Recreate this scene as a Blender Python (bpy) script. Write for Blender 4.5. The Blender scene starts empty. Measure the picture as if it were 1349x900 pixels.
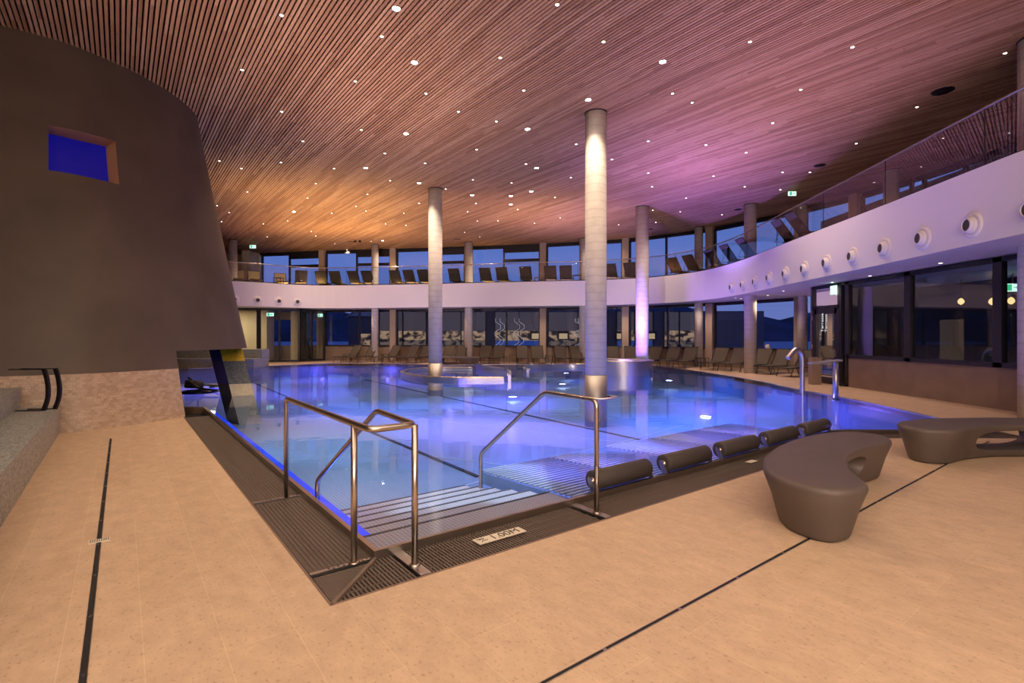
import bpy, bmesh, math, random
from mathutils import Vector, Matrix
from mathutils.geometry import tessellate_polygon
from mathutils.bvhtree import BVHTree
random.seed(7)
COL = bpy.context.scene.collection
PI = math.pi
F, CX, HZ, H = 678.0, 674.5, 443.0, 1.5
D1 = Vector((-0.6056, 0.7958, 0)); D2 = Vector((0.797, 0.604, 0))
C0 = Vector((-0.92, 3.52, 0))
ANG = math.atan2(D2.y, D2.x)
def G(x, y, z=0.0):
    Y = (H - z) * F / (y - HZ); return Vector(((x - CX) / F * Y, Y, z))
def at(x, Y, z=0.0): return Vector(((x - CX) / F * Y, Y, z))
def st(s, t, z=0.0): return C0 + D2 * s + D1 * t + Vector((0, 0, z))

# ------------------------------------------------------------------ materials
def new_mat(name):
    m = bpy.data.materials.new(name); m.use_nodes = True
    nt = m.node_tree; b = nt.nodes['Principled BSDF']
    return m, nt, b
def simple(name, col, rough=0.5, metal=0.0, bump=0.0, bscale=60, var=0.0, vscale=4):
    m, nt, b = new_mat(name); N, L = nt.nodes, nt.links
    b.inputs['Base Color'].default_value = (*col, 1); b.inputs['Roughness'].default_value = rough
    b.inputs['Metallic'].default_value = metal
    tc = N.new('ShaderNodeTexCoord')
    if var > 0:
        n = N.new('ShaderNodeTexNoise'); n.inputs['Scale'].default_value = vscale; n.inputs['Detail'].default_value = 6
        L.new(tc.outputs['Object'], n.inputs['Vector'])
        r = N.new('ShaderNodeValToRGB'); r.color_ramp.elements[0].position = .3; r.color_ramp.elements[1].position = .7
        r.color_ramp.elements[0].color = (*[c * (1 - var) for c in col], 1)
        r.color_ramp.elements[1].color = (*[min(1, c * (1 + var)) for c in col], 1)
        L.new(n.outputs['Fac'], r.inputs['Fac']); L.new(r.outputs['Color'], b.inputs['Base Color'])
    if bump > 0:
        n = N.new('ShaderNodeTexNoise'); n.inputs['Scale'].default_value = bscale; n.inputs['Detail'].default_value = 4
        L.new(tc.outputs['Object'], n.inputs['Vector'])
        bp = N.new('ShaderNodeBump'); bp.inputs['Strength'].default_value = bump; bp.inputs['Distance'].default_value = .01
        L.new(n.outputs['Fac'], bp.inputs['Height']); L.new(bp.outputs['Normal'], b.inputs['Normal'])
    return m
def emis(name, col, s):
    m, nt, b = new_mat(name)
    b.inputs['Base Color'].default_value = (0, 0, 0, 1)
    b.inputs['Emission Color'].default_value = (*col, 1); b.inputs['Emission Strength'].default_value = s
    m.cycles.emission_sampling = 'NONE' if s > 5 else 'AUTO'
    return m
def M(nt, op, a=None, b=None, c=None):
    n = nt.nodes.new('ShaderNodeMath'); n.operation = op
    for i, v in enumerate((a, b, c)):
        if v is None: continue
        if isinstance(v, (int, float)): n.inputs[i].default_value = v
        else: nt.links.new(v, n.inputs[i])
    return n.outputs[0]
def rotcoords(nt, off=(0, 0)):
    """position along the pool edge directions: t (along D1) and s (along D2)"""
    N, L = nt.nodes, nt.links
    tc = N.new('ShaderNodeNewGeometry'); 
    def dot(d):
        n = N.new('ShaderNodeVectorMath'); n.operation = 'DOT_PRODUCT'; n.inputs[1].default_value = d
        L.new(tc.outputs['Position'], n.inputs[0]); return n.outputs['Value']
    t = M(nt, 'ADD', dot(D1), off[0]); s = M(nt, 'ADD', dot(D2), off[1])
    c = N.new('ShaderNodeCombineXYZ'); L.new(t, c.inputs[0]); L.new(s, c.inputs[1])
    return t, s, c.outputs[0]
def mat_floor():
    m, nt, b = new_mat('sandstone_tile'); N, L = nt.nodes, nt.links
    t, s, v = rotcoords(nt, (0.35, -0.395 + 3.135 * 10))
    br = N.new('ShaderNodeTexBrick'); L.new(v, br.inputs['Vector'])
    br.inputs['Scale'].default_value = 1; br.inputs['Brick Width'].default_value = 1.25; br.inputs['Row Height'].default_value = .3135
    br.inputs['Mortar Size'].default_value = .0022; br.inputs['Mortar Smooth'].default_value = .3; br.offset = .5
    br.inputs['Color1'].default_value = (.62, .455, .315, 1); br.inputs['Color2'].default_value = (.575, .42, .29, 1)
    br.inputs['Mortar'].default_value = (.68, .52, .34, 1)
    n = N.new('ShaderNodeTexNoise'); n.inputs['Scale'].default_value = 5; n.inputs['Detail'].default_value = 10; n.inputs['Roughness'].default_value = .7
    mp = N.new('ShaderNodeMapping'); mp.inputs['Scale'].default_value = (1, 1.7, 1)
    mp.inputs['Rotation'].default_value = (0, 0, PI / 2)
    L.new(v, mp.inputs['Vector']); L.new(mp.outputs[0], n.inputs['Vector'])
    r = N.new('ShaderNodeValToRGB'); r.color_ramp.elements[0].position = .3; r.color_ramp.elements[1].position = .72
    r.color_ramp.elements[0].color = (.78, .76, .74, 1); r.color_ramp.elements[1].color = (1.06, 1.05, 1.03, 1)
    L.new(n.outputs['Fac'], r.inputs['Fac'])
    n2 = N.new('ShaderNodeTexNoise'); n2.inputs['Scale'].default_value = 34; n2.inputs['Detail'].default_value = 4
    L.new(mp.outputs[0], n2.inputs['Vector'])
    r2 = N.new('ShaderNodeValToRGB'); r2.color_ramp.elements[0].position = .28; r2.color_ramp.elements[1].position = .42
    r2.color_ramp.elements[0].color = (.66, .60, .54, 1); r2.color_ramp.elements[1].color = (1, 1, 1, 1)
    L.new(n2.outputs['Fac'], r2.inputs['Fac'])
    x = N.new('ShaderNodeMixRGB'); x.blend_type = 'MULTIPLY'; x.inputs[0].default_value = 1
    L.new(br.outputs['Color'], x.inputs[1]); L.new(r.outputs[0], x.inputs[2])
    y = N.new('ShaderNodeMixRGB'); y.blend_type = 'MULTIPLY'; y.inputs[0].default_value = .8
    L.new(x.outputs[0], y.inputs[1]); L.new(r2.outputs[0], y.inputs[2])
    L.new(y.outputs[0], b.inputs['Base Color'])
    b.inputs['Roughness'].default_value = .55
    bp = N.new('ShaderNodeBump'); bp.inputs['Strength'].default_value = .15; bp.inputs['Distance'].default_value = .004
    L.new(n2.outputs['Fac'], bp.inputs['Height']); L.new(bp.outputs[0], b.inputs['Normal'])
    return m
def mat_wood():
    m, nt, b = new_mat('larch_slats'); N, L = nt.nodes, nt.links
    t, s, v = rotcoords(nt)
    row = M(nt, 'FLOOR', M(nt, 'DIVIDE', s, SLAT))
    wn0 = N.new('ShaderNodeTexWhiteNoise'); wn0.noise_dimensions = '1D'; L.new(row, wn0.inputs['W'])
    seg = M(nt, 'FLOOR', M(nt, 'ADD', M(nt, 'DIVIDE', t, 3.2), M(nt, 'MULTIPLY', wn0.outputs['Value'], 7)))
    c = N.new('ShaderNodeCombineXYZ'); L.new(row, c.inputs[0]); L.new(seg, c.inputs[1])
    wn = N.new('ShaderNodeTexWhiteNoise'); wn.noise_dimensions = '2D'; L.new(c.outputs[0], wn.inputs['Vector'])
    r = N.new('ShaderNodeValToRGB')
    r.color_ramp.elements[0].color = (.36, .19, .095, 1); r.color_ramp.elements[1].color = (.62, .39, .23, 1)
    e = r.color_ramp.elements.new(.5); e.color = (.50, .285, .155, 1)
    L.new(wn.outputs['Value'], r.inputs['Fac'])
    mp = N.new('ShaderNodeMapping'); mp.inputs['Scale'].default_value = (1.2, 40, 1); L.new(v, mp.inputs['Vector'])
    n = N.new('ShaderNodeTexNoise'); n.inputs['Scale'].default_value = 2; n.inputs['Detail'].default_value = 6
    L.new(mp.outputs[0], n.inputs['Vector'])
    r2 = N.new('ShaderNodeValToRGB'); r2.color_ramp.elements[0].position = .3; r2.color_ramp.elements[1].position = .6
    r2.color_ramp.elements[0].color = (.7, .62, .55, 1); r2.color_ramp.elements[1].color = (1, 1, 1, 1)
    L.new(n.outputs['Fac'], r2.inputs['Fac'])
    # knots
    mp3 = N.new('ShaderNodeMapping'); mp3.inputs['Scale'].default_value = (4, 11, 1); L.new(v, mp3.inputs['Vector'])
    vo = N.new('ShaderNodeTexVoronoi'); vo.inputs['Scale'].default_value = 1; L.new(mp3.outputs[0], vo.inputs['Vector'])
    k = N.new('ShaderNodeValToRGB'); k.color_ramp.elements[0].position = .04; k.color_ramp.elements[1].position = .12
    k.color_ramp.elements[0].color = (.35, .25, .2, 1); k.color_ramp.elements[1].color = (1, 1, 1, 1)
    L.new(vo.outputs['Distance'], k.inputs['Fac'])
    x = N.new('ShaderNodeMixRGB'); x.blend_type = 'MULTIPLY'; x.inputs[0].default_value = .8
    L.new(r.outputs[0], x.inputs[1]); L.new(r2.outputs[0], x.inputs[2])
    y = N.new('ShaderNodeMixRGB'); y.blend_type = 'MULTIPLY'; y.inputs[0].default_value = .7
    L.new(x.outputs[0], y.inputs[1]); L.new(k.outputs[0], y.inputs[2])
    L.new(y.outputs[0], b.inputs['Base Color']); b.inputs['Roughness'].default_value = .6
    return m
def mat_mosaic(name, c1, c2, mortar, w=.055, h=.034, rough=.4, coord='UV'):
    m, nt, b = new_mat(name); N, L = nt.nodes, nt.links
    tc = N.new('ShaderNodeTexCoord')
    vec = tc.outputs['UV']
    br = N.new('ShaderNodeTexBrick'); L.new(vec, br.inputs['Vector'])
    br.inputs['Scale'].default_value = 1; br.inputs['Brick Width'].default_value = w; br.inputs['Row Height'].default_value = h
    br.inputs['Mortar Size'].default_value = .0022; br.inputs['Mortar'].default_value = (*mortar, 1)
    sx = N.new('ShaderNodeSeparateXYZ'); L.new(vec, sx.inputs[0])
    row = M(nt, 'FLOOR', M(nt, 'DIVIDE', sx.outputs[1], h))
    sh = M(nt, 'MULTIPLY', M(nt, 'MODULO', row, 2), .5)
    cl = M(nt, 'FLOOR', M(nt, 'SUBTRACT', M(nt, 'DIVIDE', sx.outputs[0], w), sh))
    cc = N.new('ShaderNodeCombineXYZ'); L.new(cl, cc.inputs[0]); L.new(row, cc.inputs[1])
    wn = N.new('ShaderNodeTexWhiteNoise'); wn.noise_dimensions = '2D'; L.new(cc.outputs[0], wn.inputs['Vector'])
    r = N.new('ShaderNodeValToRGB'); r.color_ramp.elements[0].color = (*c1, 1); r.color_ramp.elements[1].color = (*c2, 1)
    L.new(wn.outputs['Value'], r.inputs['Fac'])
    x = N.new('ShaderNodeMixRGB'); L.new(br.outputs['Fac'], x.inputs[0]); L.new(r.outputs[0], x.inputs[1]); x.inputs[2].default_value = (*mortar, 1)
    L.new(x.outputs[0], b.inputs['Base Color']); b.inputs['Roughness'].default_value = rough
    bp = N.new('ShaderNodeBump'); bp.invert = True; bp.inputs['Strength'].default_value = .4; bp.inputs['Distance'].default_value = .002
    L.new(br.outputs['Fac'], bp.inputs['Height']); L.new(bp.outputs[0], b.inputs['Normal'])
    return m
def mat_dots(name, col, dark, pitch, rough=.35, metal=.2, rad=.28):
    m, nt, b = new_mat(name); N, L = nt.nodes, nt.links
    t, s, v = rotcoords(nt, (100, 100))
    def fr(q): return M(nt, 'SUBTRACT', M(nt, 'FRACT', M(nt, 'DIVIDE', q, pitch)), .5)
    a, c = fr(t), fr(s)
    d = M(nt, 'SQRT', M(nt, 'ADD', M(nt, 'MULTIPLY', a, a), M(nt, 'MULTIPLY', c, c)))
    r = N.new('ShaderNodeValToRGB'); r.color_ramp.elements[0].position = rad - .04; r.color_ramp.elements[1].position = rad + .04
    r.color_ramp.elements[0].color = (*dark, 1); r.color_ramp.elements[1].color = (*col, 1)
    L.new(d, r.inputs['Fac']); L.new(r.outputs[0], b.inputs['Base Color'])
    b.inputs['Roughness'].default_value = rough; b.inputs['Metallic'].default_value = metal
    return m
def mat_glass(name, tint=(.9, .93, .95), base=.06, rough=0.0):
    m = bpy.data.materials.new(name); m.use_nodes = True; nt = m.node_tree; N, L = nt.nodes, nt.links
    N.remove(N['Principled BSDF']); out = N['Material Output']
    tr = N.new('ShaderNodeBsdfTransparent'); tr.inputs[0].default_value = (*tint, 1)
    gl = N.new('ShaderNodeBsdfGlossy'); gl.inputs['Roughness'].default_value = rough; gl.inputs['Color'].default_value = (.95, .95, .97, 1)
    fr = N.new('ShaderNodeFresnel'); fr.inputs['IOR'].default_value = 1.5
    f = M(nt, 'ADD', fr.outputs[0], base); f = M(nt, 'MINIMUM', f, 1.0)
    mx = N.new('ShaderNodeMixShader'); L.new(f, mx.inputs[0]); L.new(tr.outputs[0], mx.inputs[1]); L.new(gl.outputs[0], mx.inputs[2])
    L.new(mx.outputs[0], out.inputs[0]); return m
def mat_water():
    m = bpy.data.materials.new('pool_water'); m.use_nodes = True; nt = m.node_tree; N, L = nt.nodes, nt.links
    N.remove(N['Principled BSDF']); out = N['Material Output']
    tr = N.new('ShaderNodeBsdfTransparent'); tr.inputs[0].default_value = (.70, .82, 1.0, 1)
    gl = N.new('ShaderNodeBsdfGlossy'); gl.inputs['Roughness'].default_value = .03; gl.inputs['Color'].default_value = (.9, .93, 1, 1)
    fr = N.new('ShaderNodeFresnel'); fr.inputs['IOR'].default_value = 1.33
    tc = N.new('ShaderNodeTexCoord'); n = N.new('ShaderNodeTexNoise'); n.inputs['Scale'].default_value = 1.1; n.inputs['Detail'].default_value = 3
    L.new(tc.outputs['Object'], n.inputs['Vector'])
    bp = N.new('ShaderNodeBump'); bp.inputs['Strength'].default_value = .12; bp.inputs['Distance'].default_value = .03
    L.new(n.outputs['Fac'], bp.inputs['Height'])
    L.new(bp.outputs[0], gl.inputs['Normal']); L.new(bp.outputs[0], fr.inputs['Normal'])
    mx = N.new('ShaderNodeMixShader'); L.new(M(nt, 'MULTIPLY', fr.outputs[0], .85), mx.inputs[0]); L.new(tr.outputs[0], mx.inputs[1]); L.new(gl.outputs[0], mx.inputs[2])
    L.new(mx.outputs[0], out.inputs[0]); return m
SLAT = .0745
m_floor = mat_floor(); m_wood = mat_wood()
m_plaster = simple('tower_plaster', (.078, .053, .040), .55, 0, .25, 3, .16, 1.3)
m_white = simple('white_plaster', (.84, .80, .82), .6, 0, .04, 8)
m_conc = simple('column_concrete', (.60, .55, .52), .7, 0, .35, 14, .08, 5)
def add_rings(m):
    nt = m.node_tree; N, L = nt.nodes, nt.links; b = N['Principled BSDF']
    tc = N.new('ShaderNodeTexCoord'); w = N.new('ShaderNodeTexWave'); w.bands_direction = 'Z'; w.inputs['Scale'].default_value = 1.6
    w.inputs['Distortion'].default_value = 1.2; w.inputs['Detail'].default_value = 2
    L.new(tc.outputs['Object'], w.inputs['Vector'])
    r = N.new('ShaderNodeValToRGB'); r.color_ramp.elements[0].position = .0; r.color_ramp.elements[1].position = .12
    r.color_ramp.elements[0].color = (.88, .87, .86, 1); r.color_ramp.elements[1].color = (1, 1, 1, 1)
    L.new(w.outputs['Fac'], r.inputs['Fac'])
    old = b.inputs['Base Color'].links[0].from_socket
    x = N.new('ShaderNodeMixRGB'); x.blend_type = 'MULTIPLY'; x.inputs[0].default_value = 1
    L.new(old, x.inputs[1]); L.new(r.outputs[0], x.inputs[2]); L.new(x.outputs[0], b.inputs['Base Color'])
add_rings(m_conc)
m_pil = simple('pilaster_plaster', (.42, .32, .25), .7, 0, .1, 10)
m_steel = simple('brushed_steel', (.50, .44, .39), .30, 1.0, .05, 90)
m_collar = simple('collar_steel', (.36, .33, .32), .5, 1.0, .05, 60)
m_steel2 = simple('satin_steel', (.58, .56, .56), .32, 1.0, .05, 60)
m_gun = simple('dark_frame', (.030, .026, .030), .42, .3)
m_bench = simple('bench_plastic', (.105, .082, .072), .5, 0, .05, 150)
m_roller = simple('roller_foam', (.050, .040, .036), .6, 0, .1, 200)
m_grate = simple('grate_plastic', (.115, .088, .072), .5, 0, .0)
m_trough = simple('trough_dark', (.012, .010, .009), .8)
m_black = simple('black_metal', (.012, .010, .011), .4, .4)
m_sling = simple('sling_fabric', (.085, .066, .050), .75, 0, .3, 260)
m_sling2 = simple('sling_fabric_pale', (.42, .33, .18), .75, 0, .3, 260)
m_frameD = simple('lounger_frame', (.035, .028, .026), .45, .3)
m_steeld = simple('tile_wall', (.26, .185, .14), .6, 0, .05, 30, .12, 2)
m_mos_b = mat_mosaic('beige_mosaic', (.33, .225, .16), (.47, .345, .255), (.30, .215, .155), .062, .040)
m_mos_g = mat_mosaic('grey_mosaic', (.16, .20, .22), (.52, .52, .46), (.22, .23, .23), .035, .02)
m_mos_d = mat_mosaic('dark_mosaic', (.03, .04, .05), (.16, .19, .2), (.05, .05, .06), .03, .02)
m_mos_y = mat_mosaic('yellow_mosaic', (.55, .36, .0), (.68, .46, .02), (.5, .33, .02), .05, .05)
m_mos_n = mat_mosaic('blue_mosaic', (.02, .02, .28), (.04, .04, .42), (.02, .02, .2), .05, .05)
m_mos_v = mat_mosaic('violet_mosaic', (.06, .04, .22), (.10, .07, .32), (.05, .04, .15), .05, .05)
m_mos_br = mat_mosaic('brown_mosaic', (.07, .05, .05), (.12, .09, .08), (.06, .05, .05), .05, .05)
m_mos_c = mat_mosaic('cream_mosaic', (.5, .45, .30), (.6, .54, .38), (.45, .4, .3), .05, .05)
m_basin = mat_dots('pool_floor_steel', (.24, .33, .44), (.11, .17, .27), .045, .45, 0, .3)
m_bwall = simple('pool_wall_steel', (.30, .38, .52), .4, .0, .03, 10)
m_tread = mat_dots('tread_steel', (.80, .64, .62), (.34, .26, .27), .034, .35, .1, .24)
m_water = mat_water()
m_wglass = mat_glass('window_glass', (.80, .82, .86), .03)
m_rglass = mat_glass('rail_glass', (.90, .92, .93), .07)
m_green = emis('exit_green', (.02, .5, .22), 1.2); m_sign = emis('exit_white', (.62, 1.0, .80), 1.4)
m_spot = emis('downlight_lens', (1.0, .86, .66), 12.0); m_spotB = emis('downlight_lens_bright', (1.0, .93, .82), 40.0)
m_lampring = simple('lamp_ring', (.25, .2, .16), .5)
m_ulens = emis('underwater_lens', (.75, .8, 1.0), 25.0)
m_edge_glow = emis('blue_edge_glow', (.01, .07, 1.0), 1.0)  # last one: self-lit blue for LED light falling on the pool wall
m_cream = simple('cream_wall', (.62, .52, .38), .7)
m_text = simple('dark_letter', (.05, .045, .04), .6); m_textw = emis('pale_letter', (.8, .78, .8), 1.1)
m_plate = simple('depth_plate', (.66, .60, .48), .5)

# ------------------------------------------------------------------ mesh helpers
class MB:
    def __init__(s): s.bm = bmesh.new(); s.uv = s.bm.loops.layers.uv.new('UVMap')
    def face(s, vs, uvs=None, mi=0):
        try: f = s.bm.faces.new([s.bm.verts.new(v) for v in vs])
        except ValueError: return
        f.material_index = mi
        if uvs:
            for l, u in zip(f.loops, uvs): l[s.uv].uv = u
        return f
    def box(s, c, size, ux=None, uz=None, mi=0):
        """box with centre c, full size; ux = local x direction, uz = local z direction"""
        ux = (ux or Vector((1, 0, 0))).normalized(); uz = (uz or Vector((0, 0, 1))).normalized(); uy = uz.cross(ux).normalized(); uz = ux.cross(uy)
        c = Vector(c); hx, hy, hz = [q / 2 for q in size]
        V = [s.bm.verts.new(c + ux * a * hx + uy * b * hy + uz * d * hz) for a in (-1, 1) for b in (-1, 1) for d in (-1, 1)]
        for idx, (w, h) in (((0, 1, 3, 2), (1, 2)), ((4, 6, 7, 5), (1, 2)), ((0, 4, 5, 1), (0, 2)), ((2, 3, 7, 6), (0, 2)), ((0, 2, 6, 4), (0, 1)), ((1, 5, 7, 3), (0, 1))):
            f = s.bm.faces.new([V[i] for i in idx]); f.material_index = mi
            for l in f.loops:
                p = l.vert.co - c; q = (p.dot(ux), p.dot(uy), p.dot(uz)); l[s.uv].uv = (q[w], q[h])
    def tube(s, pts, r, n=14, closed=False, cap=True):
        pts = [Vector(p) for p in pts]; m = len(pts); rings = []; prev = None
        for i, p in enumerate(pts):
            if closed: t = (pts[(i + 1) % m] - pts[i - 1]).normalized()
            else: t = ((pts[min(i + 1, m - 1)] - pts[max(i - 1, 0)])).normalized()
            if prev is None:
                a = Vector((0, 0, 1)) if abs(t.z) < .9 else Vector((1, 0, 0)); u = t.cross(a).normalized()
            else: u = (prev - t * prev.dot(t)).normalized()
            prev = u; v = t.cross(u); rr = r[i] if isinstance(r, (list, tuple)) else r
            rings.append([s.bm.verts.new(p + (u * math.cos(2 * PI * k / n) + v * math.sin(2 * PI * k / n)) * rr) for k in range(n)])
        for i in range(m if closed else m - 1):
            A, B = rings[i], rings[(i + 1) % m]
            for k in range(n):
                f = s.bm.faces.new((A[k], A[(k + 1) % n], B[(k + 1) % n], B[k])); f.smooth = True
        if cap and not closed:
            s.bm.faces.new(rings[0][::-1]); s.bm.faces.new(rings[-1])
    def lathe(s, prof, c, n=48, axis=Vector((0, 0, 1)), capb=True, capt=True):
        axis = axis.normalized(); a = Vector((0, 0, 1)) if abs(axis.z) < .9 else Vector((1, 0, 0))
        u = axis.cross(a).normalized(); v = axis.cross(u); c = Vector(c); R = []
        for r, z in prof: R.append([s.bm.verts.new(c + axis * z + (u * math.cos(2 * PI * k / n) + v * math.sin(2 * PI * k / n)) * max(r, 1e-4)) for k in range(n)])
        for A, B in zip(R, R[1:]):
            for k in range(n):
                f = s.bm.faces.new((A[k], A[(k + 1) % n], B[(k + 1) % n], B[k])); f.smooth = True
        if capb: s.bm.faces.new(R[0][::-1])
        if capt: s.bm.faces.new(R[-1])
    def ribbon(s, pts, z0, z1, thick=0.0, closed=False, mi=0):
        """vertical wall following pts (Vectors in plan); z0,z1 numbers; thick offsets to the left"""
        P = [Vector((p[0], p[1], 0)) for p in pts]; n = len(P); off = []
        for i in range(n):
            a = P[i - 1] if (i > 0 or closed) else P[0]; b = P[(i + 1) % n] if (i < n - 1 or closed) else P[-1]
            t = (b - a).normalized(); off.append(P[i] + Vector((-t.y, t.x, 0)) * thick)
        u = 0
        rng = range(n if closed else n - 1)
        for i in rng:
            a, b = P[i], P[(i + 1) % n]; l = (b - a).length; Z0 = Vector((0, 0, z0)); Z1 = Vector((0, 0, z1))
            s.face((a + Z0, b + Z0, b + Z1, a + Z1), ((u, z0), (u + l, z0), (u + l, z1), (u, z1)), mi)
            if thick:
                c, d = off[i], off[(i + 1) % n]
                s.face((d + Z0, c + Z0, c + Z1, d + Z1), ((u + l, z0), (u, z0), (u, z1), (u + l, z1)), mi)
                s.face((a + Z1, b + Z1, d + Z1, c + Z1), ((u, 0), (u + l, 0), (u + l, thick), (u, thick)), mi)
                s.face((b + Z0, a + Z0, c + Z0, d + Z0), ((u, 0), (u + l, 0), (u + l, thick), (u, thick)), mi)
            u += l
        if thick and not closed:
            for i in (0, n - 1):
                a, c = P[i], off[i]; s.face((a + Vector((0, 0, z0)), a + Vector((0, 0, z1)), c + Vector((0, 0, z1)), c + Vector((0, 0, z0))), ((0, z0), (0, z1), (thick, z1), (thick, z0)), mi)
    def poly(s, loops, z, mi=0, up=True):
        L = [[Vector((p[0], p[1], z)) for p in lp] for lp in loops]; flat = [p for lp in L for p in lp]
        V = [s.bm.verts.new(p) for p in flat]
        for tri in tessellate_polygon(L):
            try: f = s.bm.faces.new([V[i] for i in tri])
            except ValueError: continue
            f.material_index = mi; f.normal_update()
            if (f.normal.z > 0) != up: f.normal_flip()
            for l in f.loops: l[s.uv].uv = (l.vert.co.x, l.vert.co.y)
    def prism(s, loop, z0, z1, mi=0):
        s.poly([loop], z1, mi, True); s.poly([loop], z0, mi, False); s.ribbon(loop, z0, z1, 0, True, mi)
    def build(s, name, mats, parent=None, weld=True, smooth=False, recalc=False):
        if weld: bmesh.ops.remove_doubles(s.bm, verts=s.bm.verts, dist=1e-5)
        if recalc: bmesh.ops.recalc_face_normals(s.bm, faces=s.bm.faces)
        if parent is not None:
            inv = parent.matrix_basis.inverted(); s.bm.transform(inv)
        me = bpy.data.meshes.new(name); s.bm.to_mesh(me); s.bm.free()
        if smooth:
            for p in me.polygons: p.use_smooth = True
        for m in (mats if isinstance(mats, (list, tuple)) else [mats]): me.materials.append(m)
        o = bpy.data.objects.new(name, me); COL.objects.link(o)
        if parent is not None: o.parent = parent
        return o
def tag(o, label=None, cat=None, group=None, kind=None):
    if label: o['label'] = label
    if cat: o['category'] = cat
    if group: o['group'] = group
    if kind: o['kind'] = kind
    return o
def empty(name, loc, rz, label, cat, group=None):
    o = bpy.data.objects.new(name, None); COL.objects.link(o); o.empty_display_size = .1
    o.matrix_basis = Matrix.Translation(loc) @ Matrix.Rotation(rz, 4, 'Z')
    return tag(o, label, cat, group)
def struct(o, label=None, cat='structure'):
    o['kind'] = 'structure'
    if label: o['label'] = label; o['category'] = cat
    return o
def children(o): return [c for c in COL.objects if c.parent == o]
def copy_tree(o, loc=None, rz=None, label=None, group=None, parent=None, name=None):
    c = o.copy(); COL.objects.link(c)
    if name: c.name = name
    if loc is not None: c.matrix_basis = Matrix.Translation(loc) @ Matrix.Rotation(rz or 0, 4, 'Z')
    if label: c['label'] = label
    if group: c['group'] = group
    if parent is not None: c.parent = parent
    for ch in children(o): copy_tree(ch, parent=c)
    return c
def catmull(pts, n=8, closed=False):
    P = [Vector(p) for p in pts]; m = len(P); out = []
    for i in range(m if closed else m - 1):
        p0 = P[i - 1] if (closed or i > 0) else P[0]; p1 = P[i]; p2 = P[(i + 1) % m]; p3 = P[(i + 2) % m] if (closed or i + 2 < m) else P[-1]
        for k in range(n):
            t = k / n
            out.append(.5 * ((2 * p1) + (p2 - p0) * t + (2 * p0 - 5 * p1 + 4 * p2 - p3) * t * t + (3 * p1 - p0 - 3 * p2 + p3) * t ** 3))
    if not closed: out.append(P[-1])
    return out
def fillet(pts, r, n=6):
    P = [Vector(p) for p in pts]; out = [P[0]]
    for i in range(1, len(P) - 1):
        a, b, c = P[i - 1], P[i], P[i + 1]; d1 = (a - b); d2 = (c - b); rr = min(r, d1.length * .45, d2.length * .45)
        p, q = b + d1.normalized() * rr, b + d2.normalized() * rr
        for k in range(n + 1):
            t = k / n; out.append(p * (1 - t) ** 2 + b * 2 * t * (1 - t) + q * t * t)
    out.append(P[-1]); return out
ORD = ['first', 'second', 'third', 'fourth', 'fifth', 'sixth', 'seventh', 'eighth', 'ninth', 'tenth', 'eleventh', 'twelfth', 'thirteenth', 'fourteenth', 'fifteenth', 'sixteenth', 'seventeenth', 'eighteenth', 'nineteenth', 'twentieth', 'twenty-first', 'twenty-second', 'twenty-third', 'twenty-fourth', 'twenty-fifth', 'twenty-sixth', 'twenty-seventh', 'twenty-eighth', 'twenty-ninth', 'thirtieth']

ZC = 6.85          # ceiling (slat undersides)
ZF0, ZF1 = 3.1, 4.4  # balcony fascia
# ------------------------------------------------------------------ plan curves
fascia = catmull([(-21, 18), (-18.4, 23), (-16.2, 26), (-14.9, 26.9), (-13.55, 27.8), (-12.3, 28.9), (-10.65, 29.4), (-7.5, 29.1), (-4.77, 28.6), (-2.17, 28.05), (-.14, 27.6), (1.65, 27.2), (3.83, 26.8), (5.2, 26.3), (6.8, 25.4), (7.85, 24.1), (8.48, 22.7), (8.72, 21.2), (8.76, 19.4), (8.62, 17.3), (8.45, 15), (8.3, 12.5), (8.12, 10), (7.97, 8.0), (7.85, 5), (7.75, 0), (7.7, -6)], 5)
fascia = [Vector((p[0], p[1], 0)) for p in [(v.x, v.y) for v in fascia]]
backw = catmull([(-22, 33.8), (-16.5, 33.2), (-11.4, 32.1), (-5.2, 31.2), (-2.4, 30.6), (1, 29.9), (4.1, 29.1), (7.5, 27.6), (9.6, 25.6), (11.3, 23.2), (12.7, 20.4), (13.5, 17.5), (13.9, 14), (14, 10), (14, 5), (14, -6)], 6)
backw = [Vector((v.x, v.y, 0)) for v in backw]
def hit(curve, x):
    """plan point of a curve seen at bearing x"""
    k = (x - CX) / F; best = None
    for a, b in zip(curve, curve[1:]):
        fa, fb = a.x - k * a.y, b.x - k * b.y
        if fa * fb <= 0 and abs(fa - fb) > 1e-9 and a.y > 0:
            t = fa / (fa - fb); p = a.lerp(b, t); tan = (b - a).normalized(); best = (p, tan)
            break
    return best
pool = [(C0.x, C0.y), (5.0, 8.02), (7.45, 8.02), (7.6, 9.5), (7.8, 11.2), (7.85, 12.7), (7.8, 14.1), (8.0, 16.2), (8.0, 18.5), (7.8, 20.9), (7.5, 23.1), (7.0, 25.2), (6.0, 26.4), (4.2, 26.9), (1.5, 26.8), (-1.5, 26.4), (-3.5, 25.9), (-5.2, 26.9), (-7.6, 27.6), (-9.9, 27.6), (-12.2, 24.9), (-14.6, 23.2), (-17, 22.5), (-18, 19), (-16, 15.6), (-10.2, 13.6), (-8.3, 11.3), (-7.2, 10.6), (-6.31, 10.6)]
O0 = C0 - D1 * .46 - D2 * .46
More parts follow.
